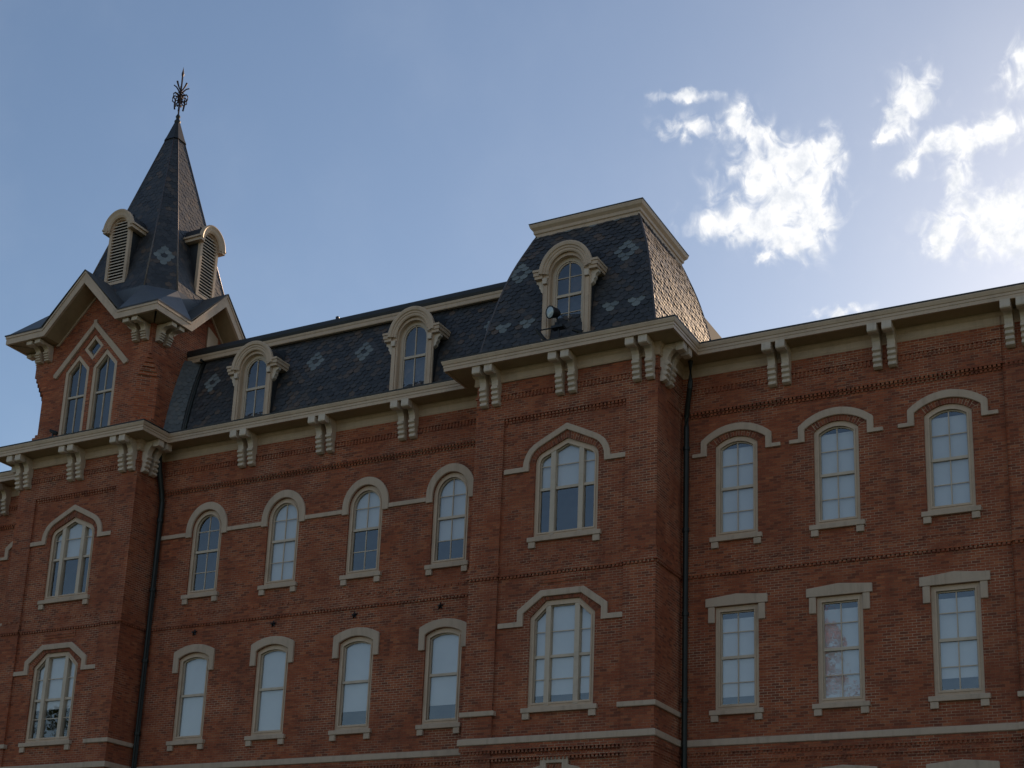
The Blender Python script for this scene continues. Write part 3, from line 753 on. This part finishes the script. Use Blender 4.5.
# top trim
xl, xr, yf, yb = XLt(21.85), XRt(21.85), YF(21.85), YB(21.85)
tp = [(xl, yf), (xr, yf), (xr, yb), (xl, yb), (xl, yf)]
def loop_sweep(mb, prof, pts):
    n = len(pts); rows = []
    for i in range(n):
        p0, p1, p2 = Vector(pts[i-1]), Vector(pts[i]), Vector(pts[(i+1) % n]); a = (p1-p0).normalized(); b = (p2-p1).normalized()
        na, nb = Vector((a.y, -a.x)), Vector((b.y, -b.x)); nn = (na+nb)/(1+na.dot(nb)); rows.append([(p1.x+nn.x*d, p1.y+nn.y*d, z) for d, z in prof])
    for i in range(n):
        for k in range(len(prof)): mb.face([rows[i][k], rows[(i+1) % n][k], rows[(i+1) % n][(k+1) % len(prof)], rows[i][(k+1) % len(prof)]])
b = MB(); loop_sweep(b, [(-.05, 21.72), (.03, 21.68), (.075, 21.70), (.085, 21.81), (.12, 21.83), (.13, 21.91), (.20, 21.98), (.225, 22.05), (.225, 22.07), (-.05, 22.09)], tp[:-1]); b.build('roof_trim', PAINT, BLD)
b = MB(); loop_sweep(b, [(-.06, 22.092), (.23, 22.072), (.24, 22.10), (-.06, 22.15)], tp[:-1]); b.face([(xl+.05, yf+.05, 22.14), (xr-.05, yf+.05, 22.14), (xr-.05, yb-.05, 22.14), (xl+.05, yb-.05, 22.14)]); b.build('roof_cap', GUTTER, BLD)

# wing mansard between tower and pavilion
PW = smooth_tab([(17.9, -.52), (18.4, -.45), (19.4, -.24), (20.2, .0), (20.8, .22)], 10)
sfw, atw = profile_surf(PW, lambda z: -27.5, lambda z: -15.55); vw = sfw[1]
slates('mansard_roof', sfw, .225, .13, [(x, vof(atw, vw, 19.66), 'flower') for x in (-26.80, -22.84, -21.08, -16.60)])
b = MB()
for (z0, y0), (z1, y1) in zip(PW, PW[1:]): b.face([(-28.3, y0+.025, z0), (-15.5, y0+.025, z0), (-15.5, y1+.025, z1), (-28.3, y1+.025, z1)])
b.face([(-28.3, .26, 20.75), (-15.5, .26, 20.75), (-15.5, 3.0, 20.95), (-28.3, 3.0, 20.95)]); b.face([(-28.3, 3, 17.97), (-28.3, 3, 20.95), (-15.5, 3, 20.95), (-15.5, 3, 17.97)])
b.build('roof_deck', ROOFING, BLD)
# splayed strip of slates against the tower
yfw = interp(PW)
def strip(v):
    z = 17.95+v
    y0, y1 = yfw(z)-.32, yfw(z)+.0
    return (lambda u: Vector((-28.16+u*.9, y0+(y1-y0)*u/.5, z))), 0.0, .5, Vector((.54, -.8, .15)).normalized()
slates('mansard_strip', (strip, 2.75), .17, .15, shade=.5)  # paler slate colour stands in for sky light caught by the turned face
b = MB(); b.tube([(-27.5, yfw(z)-.05, z) for z in (17.95, 18.5, 19.2, 19.9, 20.6)]+[(-27.5, -.10, 20.62)], .05, 8); b.build('roof_downpipe', PIPE, BLD, smooth=True)
b = MB(); sweep(b, [(-.10, 20.63), (.0, 20.63), (.012, 20.65), (.012, 20.74), (.03, 20.76), (.045, 20.82), (-.10, 20.83)], [(-28.14, .0), (-15.3, .0)]); b.build('roof_trim', PAINT, BLD)
b = MB(); sweep(b, [(-.3, 20.845), (.05, 20.825), (.08, 20.90), (.07, 21.0), (.03, 21.05), (-.3, 21.06)], [(-28.14, .0), (-15.3, .0)]); b.build('gutter', GUTTER, BLD)
b = MB(); b.tube([(-22.45, .3, 20.9), (-22.45, .3, 21.2)], .04, 8); b.lathe([(.0, .16), (.06, .12), (.06, .04), (0, 0)], (-22.45, .3, 21.16), 8); b.build('vent_pipe', GUTTER, BLD)

# ------------------------------------------------------------------ dormers
def arc(r_, cz, a0=0, a1=180, n=20): return [(r_*math.cos(R(a0+(a1-a0)*i/n)), cz+r_*math.sin(R(a0+(a1-a0)*i/n))) for i in range(n+1)]
def dormer(x, y, dz, depth, zb):
    Dm = MB(); sp = 19.63+dz     # spring of the arch
    opn = [(-.50, zb), (.50, zb)] + arc(.50, sp-.05)
    fn = lambda a, d, z: (x+a, y+d, z)
    face_out = [(-.72, zb), (.72, zb)] + arc(.72, sp-.0)
    pts, tr = cdt([face_out, opn]); Dm.v += [fn(p[0], 0, p[1]) for p in pts]; Dm.f += tr
    for k in range(len(opn)):
        a, b = opn[k], opn[(k+1) % len(opn)]; Dm.face([fn(a[0], 0, a[1]), fn(b[0], 0, b[1]), fn(b[0], .24, b[1]), fn(a[0], .24, a[1])])
    for s in (-1, 1):
        Dm.face([fn(s*.72, 0, zb), fn(s*.72, .06, zb), fn(s*.72, .06, sp), fn(s*.72, 0, sp)])
        Dm.box(x+s*.625-.055, x+s*.625+.055, y-.03, y+.0, zb, sp-.28)           # pilaster strip
        Dm.box(x+s*.535-.018, x+s*.535+.018, y-.015, y+.0, zb, sp-.1)
    d = Dm.build('dormer', PAINT, BLD)
    # arch hood running back as a barrel roof, with ledges either side
    ch = MB()
    for s in (-1, 1): ch.face([fn(s*.70, .06, zb), fn(s*.70, depth, zb), fn(s*.70, depth, sp), fn(s*.70, .06, sp)])
    for i in range(20):
        a, b = math.pi*i/20, math.pi*(i+1)/20
        ch.face([fn(.75*math.cos(a), -.02, sp+.75*math.sin(a)), fn(.75*math.cos(b), -.02, sp+.75*math.sin(b)), fn(.75*math.cos(b), depth, sp+.75*math.sin(b)), fn(.75*math.cos(a), depth, sp+.75*math.sin(a))])
    ch.build('dormer_roof', GUTTER, d)
    hb = MB(); ro, ri = .87, .56
    prof = [(.55, .02), (.53, -.07), (.56, -.095), (.61, -.095), (.625, -.12), (.67, -.12), (.69, -.155), (.755, -.17), (.795, -.155), (.795, -.06), (.745, -.04), (.745, .02)]
    n = 24
    for i in range(n):
        a, b = math.pi*i/n, math.pi*(i+1)/n
        for k in range(len(prof)):
            (r0, d0), (r1, d1) = prof[k], prof[(k+1) % len(prof)]
            hb.face([fn(r0*math.cos(a), d0, sp+r0*math.sin(a)), fn(r0*math.cos(b), d0, sp+r0*math.sin(b)), fn(r1*math.cos(b), d1, sp+r1*math.sin(b)), fn(r1*math.cos(a), d1, sp+r1*math.sin(a))])
    for s in (-1, 1):
        lp = [(.53, .0), (.53, -.10), (.70, -.10), (.70, -.16), (.98, -.16), (.98, depth), (.70, depth), (.70, .0)]
        for q0, q1, z0, z1 in ((1.0, 0, sp+.08, sp+.14), (.965, .03, sp-.02, sp+.078), (.94, .06, sp-.10, sp-.022)):
            poly = [(s*min(a, q0), dd+(q1 if dd < -.05 else 0)) for a, dd in lp]
            hb.prism(poly, z0, z1, lambda a, z, dd: (x+a, y+dd, z))
    hb.build('dormer_hood', PAINT, d)
    for s in (-1, 1):    # scrolled consoles under the ledges
        cb = MB()
        pr = [(.70, sp-.105), (.93, sp-.105), (.93, sp-.17), (.88, sp-.20), (.84, sp-.24), (.85, sp-.30), (.80, sp-.36), (.79, sp-.42), (.74, sp-.46), (.70, sp-.48)]
        cb.prism([(s*a, z) for a, z in pr], .0215, .16, fn)
        cb.prism([(s*.56, sp-.105), (s*.70, sp-.105), (s*.69, sp-.26), (s*.57, sp-.26)], -.10, .022, fn)
        cb.build('console', PAINTL, d)
    wo_ = [(-.50, zb), (.50, zb)] + arc(.50, sp-.05)
    f = MB(); i1 = inset(wo_, .10); i2 = inset(wo_, .135)
    f.ring(wo_, i1, .14, .24, fn); f.ring(i1, i2, .17, .22, fn)
    f.box(x-.38, x+.38, y+.155, y+.225, 19.05+dz-.035, 19.05+dz+.035); f.box(x-.014, x+.014, y+.17, y+.21, zb, sp+.35)
    for z in ((19.05+.50, 19.05-.48) if dz > .2 else ()): f.box(x-.37, x+.37, y+.175, y+.205, z+dz-.009, z+dz+.009)
    w = f.build('window', SASH, d)
    p = MB(); pts, tr = cdt([inset(wo_, .11)]); p.v += [fn(a, .195, b) for a, b in pts]; p.f += tr; p.build('pane', GLASS, w)
    rb = MB(); rb.face([fn(-.7, .6, zb), fn(.7, .6, zb), fn(.7, .6, sp+.7), fn(-.7, .6, sp+.7)]); rb.build('dark_room_sheet', DARKROOM, d)
dormer(-24.80, -.67, .05, 1.3, 17.95); dormer(-18.96, -.67, .05, 1.3, 17.95); dormer(-13.35, -1.85, .30, 1.5, 17.95)

# ------------------------------------------------------------------ tower belfry (square, chamfered corners, cross gables)
H = 2.51; CY = YC+H; TC = Vector((TX, CY, 0))
def rot(k):
    a = k*math.pi/2; ca, sa = round(math.cos(a)), round(math.sin(a))
    return lambda x, y, z: (TX+ca*x-sa*y, CY+sa*x+ca*y, z)
CH = .47
steps = [(17.95, 0), (18.12, 0), (18.12, .12), (18.20, .12), (18.20, .24), (18.28, .24), (18.28, .36), (18.36, .36), (18.36, CH), (19.70, CH), (19.70, .40), (19.82, .40), (19.82, .32), (19.94, .32), (19.94, .24), (20.06, .24), (20.06, .16), (20.18, .16), (20.18, .08), (20.30, .08), (20.30, 0)]
EZ, PK, GW = 21.30, 22.78, 1.62
right_edge = [(H-c, z) for z, c in steps]
outl = right_edge + [(H, EZ), (GW, EZ), (0, PK), (-GW, EZ), (-H, EZ)] + [(-x, z) for x, z in right_edge[::-1]]
bw = [mirror([(.52, 17.96), (.52, 20.27), (0, 20.78)]), mirror([(.52, 17.96), (.52, 20.27), (0, 20.78)])]
bw = [shift(bw[0], -.60), shift(bw[1], .60)]
dia = [(0, 20.50), (.43, 20.93), (0, 21.36), (-.43, 20.93)]
for k in range(4):
    fn0 = rot(k); fn = lambda x, y, z, f=fn0: f(x, y-H, z)
    hs = bw+[dia] if k == 0 else []
    bm_ = MB(); pts, tr = cdt([outl]+hs); bm_.v += [fn(p[0], 0, p[1]) for p in pts]; bm_.f += tr
    for h_ in hs:
        for q in range(len(h_)):
            a, c = h_[q], h_[(q+1) % len(h_)]; bm_.face([fn(a[0], 0, a[1]), fn(c[0], 0, c[1]), fn(c[0], .24, c[1]), fn(a[0], .24, a[1])])
    for (z0, c0), (z1, c1) in zip(steps, steps[1:]):   # right-hand chamfer of this face
        if z1 > z0 and c0 > 0: bm_.face([fn(H-c0, 0, z0), fn(H, c0, z0), fn(H, c0, z1), fn(H-c0, 0, z1)])
        elif z1 == z0: bm_.face([fn(H-c0, 0, z0), fn(H, c0, z0), fn(H, c1, z0), fn(H-c1, 0, z0)])
    bm_.build('belfry_wall', BRICK_W, BLD)
    # corner brackets under the eaves
    for sx in (-1, 1):
        p = fn(sx*(H-.42), 0, 0); rz = k*math.pi/2
        pair(p[0], p[1], rz, BRS, 21.26-17.5)
    # eaves and gable: fascia, soffit, roof
    E_ = H+.75; top = [(-E_, 21.53), (-1.62, 21.53), (0, 23.15), (1.62, 21.53), (E_, 21.53)]
    low = [(-E_, 21.27), (-1.54, 21.27), (0, 22.76), (1.54, 21.27), (E_, 21.27)]
    ef = E_ if k % 2 == 0 else E_-.0915
    tf = [(-ef, 21.53)] + top[1:-1] + [(ef, 21.53)]; lf = [(-ef, 21.27)] + low[1:-1] + [(ef, 21.27)]
    f = MB(); f.prism(tf+lf[::-1], -.75, -.66, fn)
    ef = E_+.02 if k % 2 == 0 else E_
    tf = [(-ef, 21.53)] + top[1:-1] + [(ef, 21.53)]
    f.prism([(x, z+.004) for x, z in tf]+[(x*.998, z-.07) for x, z in tf[::-1]], -.775, -.752, fn)
    f.build('gable_fascia', PAINT, BLD)
    s_ = MB()
    sl = [(-E_, 21.29), (-1.545, 21.29), (0, 22.785), (1.545, 21.29), (E_, 21.29)]
    for (x0, z0), (x1, z1) in zip(sl, sl[1:]):
        if abs(z0-z1) < 1e-6:   # corner soffit: mitre to the wall corner
            xo, xi = (x0, x1) if abs(x0) > abs(x1) else (x1, x0); sg = 1 if xo > 0 else -1
            s_.face([fn(xo, -.70, z0), fn(xi, -.70, z0), fn(xi, .02, z0), fn(sg*H, .02, z0)])
        else: s_.face([fn(x0, -.70, z0), fn(x1, -.70, z1), fn(x1, .02, z1), fn(x0, .02, z0)])
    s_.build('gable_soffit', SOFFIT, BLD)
    t_ = MB(); t_.prism([(-1.66, 21.22), (-1.55, 21.22), (0, 22.70), (1.55, 21.22), (1.66, 21.22), (1.62, 21.285), (0, 22.78), (-1.62, 21.285)], -.045, .01, fn); t_.build('gable_trim', PAINT, BLD)
    r_ = MB()
    for sg in (-1, 1):
        a = [(0, 23.165), (sg*1.66, 21.545)]
        r_.face([fn(0, -.80, 23.165), fn(sg*1.68, -.80, 21.545), fn(sg*1.68, H, 21.545), fn(0, H, 23.165)])
        r_.face([fn(0, -.80, 23.195), fn(sg*1.70, -.80, 21.56), fn(sg*1.70, H, 21.56), fn(0, H, 23.195)])
        r_.face([fn(0, -.80, 23.165), fn(0, -.80, 23.195), fn(sg*1.70, -.80, 21.56), fn(sg*1.68, -.80, 21.545)])
        r_.face([fn(sg*1.62, -.80, 21.535), fn(sg*(E_+.05), -.80, 21.535), fn(sg*(E_+.05), -.80, 21.57), fn(sg*1.62, -.80, 21.57)])
        
    r_.build('gable_roof', ROOFING, BLD)
# belfry windows, diamond light, label mould
yB = YC
for h_ in bw:
    hh = shift(h_, TX); x0 = sum(p[0] for p in hh)/len(hh); xc = (max(p[0] for p in hh)+min(p[0] for p in hh))/2
    f = MB(); i1 = inset(hh, .12); f.ring(hh, i1, yB+.02, yB+.2)
    w = f.build('window', PAINT, BLD)
    s_ = MB(); s_.ring(i1, inset(hh, .135), yB+.09, yB+.15); s_.box(xc-.34, xc+.34, yB+.08, yB+.16, 19.385, 19.45); s_.box(xc-.013, xc+.013, yB+.1, yB+.15, 18, 20.54); s_.build('sash', SASH, w)
    p = MB(); p.face([(a, yB+.13, b) for a, b in inset(hh, .11)]); p.build('pane', GLASS, w)
f = MB(); dd = shift(dia, TX); f.ring(dd, inset(dd, .105), yB+.03, yB+.2); w = f.build('window', PAINT, BLD)
p = MB(); p.face([(a, yB+.13, b) for a, b in inset(dd, .08)]); p.build('pane', GLASS, w)
lm = MB(); lm.prism([(TX+x, z) for x, z in ((-1.60, 20.16), (-1.47, 20.10), (0, 21.57), (1.47, 20.10), (1.60, 20.16), (1.60, 20.24), (.07, 21.72), (.07, 21.83), (-.07, 21.83), (-.07, 21.72), (-1.60, 20.24))], yB-.07, yB+.01); lm.build('label_mould', STONE, BLD, bevel=.01)
rb = MB(); rb.face([(TX-2, yB+.7, 17.97), (TX+2, yB+.7, 17.97), (TX+2, yB+.7, 21.5), (TX-2, yB+.7, 21.5)]); rb.build('dark_room_sheet', DARKROOM, BLD)
lv = MB()   # blind louvred panel on the flank, above the wing roof
lv.prism([(.03, 21.0), (.56, 21.0), (.56, 22.0), (.03, 22.22)], TX+H-.01, TX+H+.05, lambda a, d, z: (d, CY+a, z)); lv.build('vent_panel', PAINT, BLD)

# ------------------------------------------------------------------ spire
ZS0, ZS1, ZAP = 22.80, 29.45, 30.27
TXB = TX; TX = TX+.16
def sa(z): return .296*(ZAP-z)
def ring8(z, o=0):
    a = sa(z)+o; b = a*.655
    return [(-b, -a), (b, -a), (a, -b), (a, b), (b, a), (-b, a), (-a, b), (-a, -b)]
nsl = Vector((0, -1, .283)).normalized()
for k in range(8):
    rg0 = [Vector((TX+x, CY+y, ZS0)) for x, y in ring8(ZS0)]; rg1 = [Vector((TX+x, CY+y, ZS1)) for x, y in ring8(ZS1)]
    A0, B0, A1, B1 = rg0[k], rg0[(k+1) % 8], rg1[k], rg1[(k+1) % 8]
    M0, M1 = (A0+B0)/2, (A1+B1)/2; vm_ = (M1-M0).length; ux = (B0-A0).normalized(); nn = ux.cross((M1-M0).normalized()); nn = nn if nn.dot(M0-Vector((TX, CY, ZS0))) > 0 else -nn
    hw0, hw1 = (B0-A0).length/2, (B1-A1).length/2
    def surf(v, M0=M0, M1=M1, vm_=vm_, ux=ux, nn=nn, hw0=hw0, hw1=hw1):
        t = v/vm_; c = M0.lerp(M1, t); h_ = hw0+(hw1-hw0)*t
        return (lambda u: c+ux*u), -h_, h_, nn
    slates('spire_face', (surf, vm_), .235, .15, [(0, 1.35, 'flower')] if k % 2 == 1 else [], relief=.45)
d = MB(); a, b = ring8(ZS0, -.03), ring8(ZAP-.3, -.02)
for k in range(8): d.face([(TX+a[k][0], CY+a[k][1], ZS0), (TX+a[(k+1) % 8][0], CY+a[(k+1) % 8][1], ZS0), (TX+b[(k+1) % 8][0], CY+b[(k+1) % 8][1], ZAP-.3), (TX+b[k][0], CY+b[k][1], ZAP-.3)])
d.build('spire_deck', ROOFING, BLD)
for k in range(8):
    d = MB(); a, b = ring8(ZS0)[k], ring8(ZS1)[k]; d.tube([(TX+a[0], CY+a[1], ZS0), (TX+b[0], CY+b[1], ZS1)], .03, 8)
    d.build('hip_roll', LEAD, BLD, smooth=True)
# splayed skirts from the square eaves to the octagon
E2 = H+.775; oc = ring8(ZS0+.02, .03); ev = [(-E2, -E2), (E2, -E2), (E2, E2), (-E2, E2)]
v3 = lambda t, z: (TX+t[0], CY+t[1], z)
ve = lambda t, z: (TXB+t[0], CY+t[1], z)
for k in range(4):
    a, b, c = Vector(ev[k-1]), Vector(ev[k]), Vector(ev[(k+1) % 4]); f_ = (E2-1.60)/(2*E2)
    ta, tb = b.lerp(a, f_), b.lerp(c, f_)
    p, q = oc[(2*k-1) % 8], oc[2*k % 8]
    d = MB(); d.face([ve(ta, 21.545), ve(b, 21.545), v3(p, ZS0+.02)]); d.face([ve(b, 21.545), ve(tb, 21.545), v3(q, ZS0+.02)]); d.face([ve(b, 21.545), v3(q, ZS0+.02), v3(p, ZS0+.02)])
    d.build('spire_skirt', GREYM, BLD)
d = MB()
for k in range(8): d.face([v3(oc[k], ZS0+.03), v3(oc[(k+1) % 8], ZS0+.03), v3(oc[(k+1) % 8], 21.5), v3(oc[k], 21.5)])
d.build('spire_base', GREYM, BLD)
d = MB(); a = ring8(ZS1, .03); b = ring8(30.18, .03); m3 = ring8(ZS1-.12, .05)
for (l0, z0), (l1, z1) in (((m3, ZS1-.12), (a, ZS1+.02)), ((a, ZS1+.02), (b, 30.18))):
    for k in range(8): d.face([(TX+l0[k][0], CY+l0[k][1], z0), (TX+l0[(k+1) % 8][0], CY+l0[(k+1) % 8][1], z0), (TX+l1[(k+1) % 8][0], CY+l1[(k+1) % 8][1], z1), (TX+l1[k][0], CY+l1[k][1], z1)])
d.lathe([(.10, -.12), (.12, -.06), (.08, 0), (.06, .06), (.09, .12), (.05, .2), (.02, .25)], (TX, CY, 30.20), 10); d.build('spire_cap', GUTTER, BLD)
# iron finial
f = MB(); f.tube([(TX, CY, 29.75), (TX, CY, 31.55)], .03, 6)
f.lathe([(.0, .42), (.018, .3), (.05, .14), (.04, .06), (.012, 0)], (TX, CY, 31.5), 6)
for q in range(6):
    a = q*math.pi/3+.3; ca, sa_ = math.cos(a), math.sin(a)
    def P(r_, z): return (TX+ca*r_, CY+sa_*r_, z)
    f.tube([P(.03, 30.62), P(.12, 30.78), P(.22, 30.82), P(.29, 30.74), P(.29, 30.62), P(.22, 30.56), P(.16, 30.62), P(.18, 30.70)], .025, 5)
    f.tube([P(.20, 30.56), P(.19, 30.42), P(.17, 30.30)], .024, 5, .034)
    if q % 2 == 0:
        f.tube([P(.02, 30.85), P(.10, 30.95), P(.20, 31.03), P(.32, 31.05)], .032, 5, .020); f.tube([P(.02, 30.98), P(.09, 31.06), P(.15, 31.16), P(.2, 31.27)], .02, 5, .038)
for q in range(6):
    a = q*math.pi/3+.8; ca, sa_ = math.cos(a), math.sin(a)
    f.tube([(TX+ca*r_, CY+sa_*r_, z) for r_, z in ((.03, 30.50), (.09, 30.60), (.16, 30.60), (.18, 30.50), (.13, 30.44), (.09, 30.50))], .022, 5)
    f.tube([(TX+ca*r_, CY+sa_*r_, z) for r_, z in ((.02, 30.74), (.07, 30.84), (.14, 30.88), (.17, 30.82))], .022, 5)
f.lathe([(.02, 0), (.07, .05), (.07, .1), (.02, .16)], (TX, CY, 30.55), 8); f.lathe([(.02, 0), (.06, .04), (.06, .09), (.02, .14)], (TX, CY, 30.88), 8)
f.v = [(x, y, z+.34) for x, y, z in f.v]; f.build('finial', IRON, BLD)
# louvred lucarnes on the four main faces
for k in range(4):
    fn0 = rot(k); yF_ = -sa(23.2)-.03; fn = lambda x, y, z, f=fn0: f(x, yF_+y, z)
    sp, zb, dp = 25.08, 23.18, 1.0
    opn = [(-.345, zb+.1), (.345, zb+.1)] + arc(.345, sp, n=14); out = [(-.46, zb), (.46, zb)] + arc(.46, sp, n=14)
    b = MB(); b.ring(out, opn, 0, .12, fn)
    lc = b.build('lucarne', PAINT, BLD)
    b = MB()
    for s in (-1, 1): b.face([fn(s*.43, .12, zb), fn(s*.43, dp, zb), fn(s*.43, dp, sp), fn(s*.43, .12, sp)])
    for i in range(16):
        a, c = math.pi*i/16, math.pi*(i+1)/16
        b.face([fn(.60*math.cos(a), -.02, sp+.60*math.sin(a)), fn(.60*math.cos(c), -.02, sp+.60*math.sin(c)), fn(.60*math.cos(c), dp, sp+.60*math.sin(c)), fn(.60*math.cos(a), dp, sp+.60*math.sin(a))])
    b.build('lucarne_roof', GUTTER, lc)
    l_ = MB(); z = zb+.14
    while z < sp+.30:
        hw_ = .345 if z < sp else math.sqrt(max(.345**2-(z-sp)**2, .0004))
        l_.face([fn(-hw_, .02, z), fn(hw_, .02, z), fn(hw_, .11, z+.065), fn(-hw_, .11, z+.065)]); l_.face([fn(-hw_, .02, z), fn(-hw_, .02, z+.034), fn(hw_, .02, z+.034), fn(hw_, .02, z)]); l_.face([fn(-hw_, .02, z+.034), fn(-hw_, .11, z+.098), fn(hw_, .11, z+.098), fn(hw_, .02, z+.034)]); z += .105
    l_.build('louvre', PAINTL, lc)
    k_ = MB(); k_.face([fn(-.45, .13, zb), fn(.45, .13, zb), fn(.45, .13, sp+.5), fn(-.45, .13, sp+.5)]); k_.build('louvre_back', DARKROOM, lc)
    h_ = MB(); pr = [(.40, .0), (.39, -.08), (.45, -.12), (.52, -.14), (.60, -.18), (.64, -.16), (.64, -.04), (.585, -.03), (.585, .0)]
    for i in range(18):
        a, c = math.pi*i/18, math.pi*(i+1)/18
        for q in range(len(pr)):
            (r0, d0), (r1, d1) = pr[q], pr[(q+1) % len(pr)]
            h_.face([fn(r0*math.cos(a), d0, sp+r0*math.sin(a)), fn(r0*math.cos(c), d0, sp+r0*math.sin(c)), fn(r1*math.cos(c), d1, sp+r1*math.sin(c)), fn(r1*math.cos(a), d1, sp+r1*math.sin(a))])
    for s in (-1, 1):
        for q0, z0, z1 in ((.70, sp+.02, sp+.08), (.64, sp-.08, sp+.018)):
            lp = [(s*.40, .0), (s*.40, -.10), (s*.47, -.10), (s*.47, -.14), (s*q0, -.14), (s*q0, dp), (s*.44, dp), (s*.44, .0)]
            h_.prism(lp, z0, z1, lambda a, z, dd, F=fn: F(a, dd, z))
    h_.build('lucarne_hood', PAINT, lc)

# ------------------------------------------------------------------ downpipes
def downpipe(pts, r_=.062):
    b = MB(); b.tube(pts, r_, 10)
    z = pts[-2][2]-.6
    while z > .5: b.tube([(pts[-1][0], pts[-1][1], z), (pts[-1][0], pts[-1][1], z+.09)], r_+.022, 10); z -= 2.1
    b.build('downpipe', PIPE, BLD, smooth=False)
downpipe([(-10.30, -.45, 17.5), (-10.30, -.45, 16.95), (-10.32, -.43, 16.8), (-10.48, -.20, 16.35), (-10.52, -.13, 16.2), (-10.53, -.12, 15.9), (-10.53, -.12, 0)], .072)
downpipe([(-27.95, YL-.45, 17.5), (-27.95, YL-.45, 17.0), (-27.96, YL-.4, 16.8), (-27.97, YL-.2, 16.2), (-27.97, YL-.13, 15.9), (-27.97, YL-.13, 0)], .085)  # widened beyond the pipe itself to take in its shadow on the wall

# ------------------------------------------------------------------ lamps standing on the cornice
def floodlight(x, y, z):
    t = tag(empty('floodlight', (x, y, z)), 'round black floodlight with pale lens on the ledge beside the dormer window', 'floodlight')
    b = MB(); b.lathe([(.0, -.30), (.07, -.29), (.12, -.22), (.155, -.06), (.175, 0), (.18, .04), (.155, .045)], (0, 0, 0), 18)
    M = Matrix.Translation((-.02, 0, .86)) @ Matrix.Rotation(R(-24), 4, 'Z') @ Matrix.Rotation(R(102), 4, 'X'); b.xf(M); b.build('housing', BLACK, t, smooth=True)
    l = MB(); l.lathe([(.155, .030), (.10, .048), (.0, .055)], (0, 0, 0), 18); l.xf(M); l.build('lens', LENS, t, smooth=True)
    k = MB(); k.tube([(.05, .12, .80), (.12, .16, .68), (.14, .14, .50), (.14, .12, .42)], .028, 6); k.box(.02, .36, -.05, .16, .36, .43); k.build('yoke', BLACK, t)
    r_ = MB(); r_.tube([(-.40, .05, .42), (.36, .05, .40)], .018, 6); r_.tube([(-.44, .0, .44), (-.22, .05, .12), (-.10, .1, .02)], .055, 6); r_.tube([(.2, .05, .38), (.2, .05, .0)], .03, 6); r_.build('mounting_bar', BLACK, t)
floodlight(-13.60, -2.20, 17.90*1.0798-.2746)
def spot(x, y, z, label, h=.16):
    t = tag(empty('spotlight', (x, y, z)), label, 'spotlight')
    b = MB(); b.tube([(-.10, -.03, h+.06), (.02, .0, h), (.13, .04, h-.05)], .05, 8, .075); b.build('housing', BLACK, t)
    b = MB(); b.tube([(0, 0, 0), (0, 0, h)], .03, 6); b.box(-.08, .08, -.07, .07, 0, .03); b.build('base', BLACK, t)
spot(-12.83, -2.20, 17.89*1.0798-.2746, 'small black spotlight on the cornice ledge at the right foot of the projecting bay dormer')
spot(-31.47, -2.25, 17.90*1.0798-.2746, 'small black spotlight on the tower cornice below the paired pointed windows', .2)

# ------------------------------------------------------------------ trees across the lawn (seen mirrored in the panes)
def tree(x, y, h, cr, label, c1, c2, seed):
    rnd = random.Random(seed); t = tag(empty('broadleaf_tree', (x, y, 0)), label, 'tree')
    b = MB(); b.tube([(0, 0, 0), (.05, 0, h*.25), (-.1, .1, h*.5), (0, 0, h*.85)], .32, 9, .06)
    for q in range(9):
        a = rnd.uniform(0, 6.28); z0 = h*rnd.uniform(.28, .6); l = cr*rnd.uniform(.6, .95)
        b.tube([(0, 0, z0), (math.cos(a)*l*.5, math.sin(a)*l*.5, z0+l*.35), (math.cos(a)*l, math.sin(a)*l, z0+l*.6)], .10, 6, .02)
    m1 = stone_mat('bark', (.06, .045, .035), (.12, .095, .075)); b.build('trunk', m1, t)
    m, N, L, bb = mat('leaves', rough=.6); a_ = N.new('ShaderNodeAttribute'); a_.attribute_name = 'shade'
    L.new(mixc(N, L, a_.outputs['Fac'], c1, c2), bb.inputs['Base Color'])
    cl = []; 
    for q in range(46):
        a = rnd.uniform(0, 6.28); z = rnd.uniform(-.85, 1); rr = math.sqrt(max(0, 1-z*z*.9))*rnd.uniform(.45, 1)
        cl.append((Vector((math.cos(a)*rr*cr, math.sin(a)*rr*cr, h*.62+z*h*.36)), rnd.uniform(.7, 1.35), rnd.uniform(-.25, .25)))
    c = MB(); sh = []
    for p, r_, dv in cl:
        for q in range(150):
            d = Vector((rnd.gauss(0, 1), rnd.gauss(0, 1), rnd.gauss(0, .8))).normalized()*r_*rnd.uniform(.45, 1)
            e1 = Vector((rnd.gauss(0, 1), rnd.gauss(0, 1), rnd.gauss(0, 1))).normalized(); e2 = e1.orthogonal().normalized(); s_ = rnd.uniform(.08, .16); o = p+d
            c.face([o-e1*s_, o+e2*s_*.6, o+e1*s_, o-e2*s_*.6]); sh.append(min(1, max(0, .5+dv+rnd.uniform(-.3, .3))))
    c.at = {'shade': sh}; c.build('crown', m, t)
tree(-64.5, -34, 18.6, 4.8, 'green broadleaf tree on the lawn beyond the tower end of the hall', (.03, .05, .012), (.10, .11, .02), 3)
tree(-19.1, -40, 23, 2.3, 'red autumn tree on the lawn facing the projecting bay', (.30, .04, .03), (.62, .15, .11), 5)
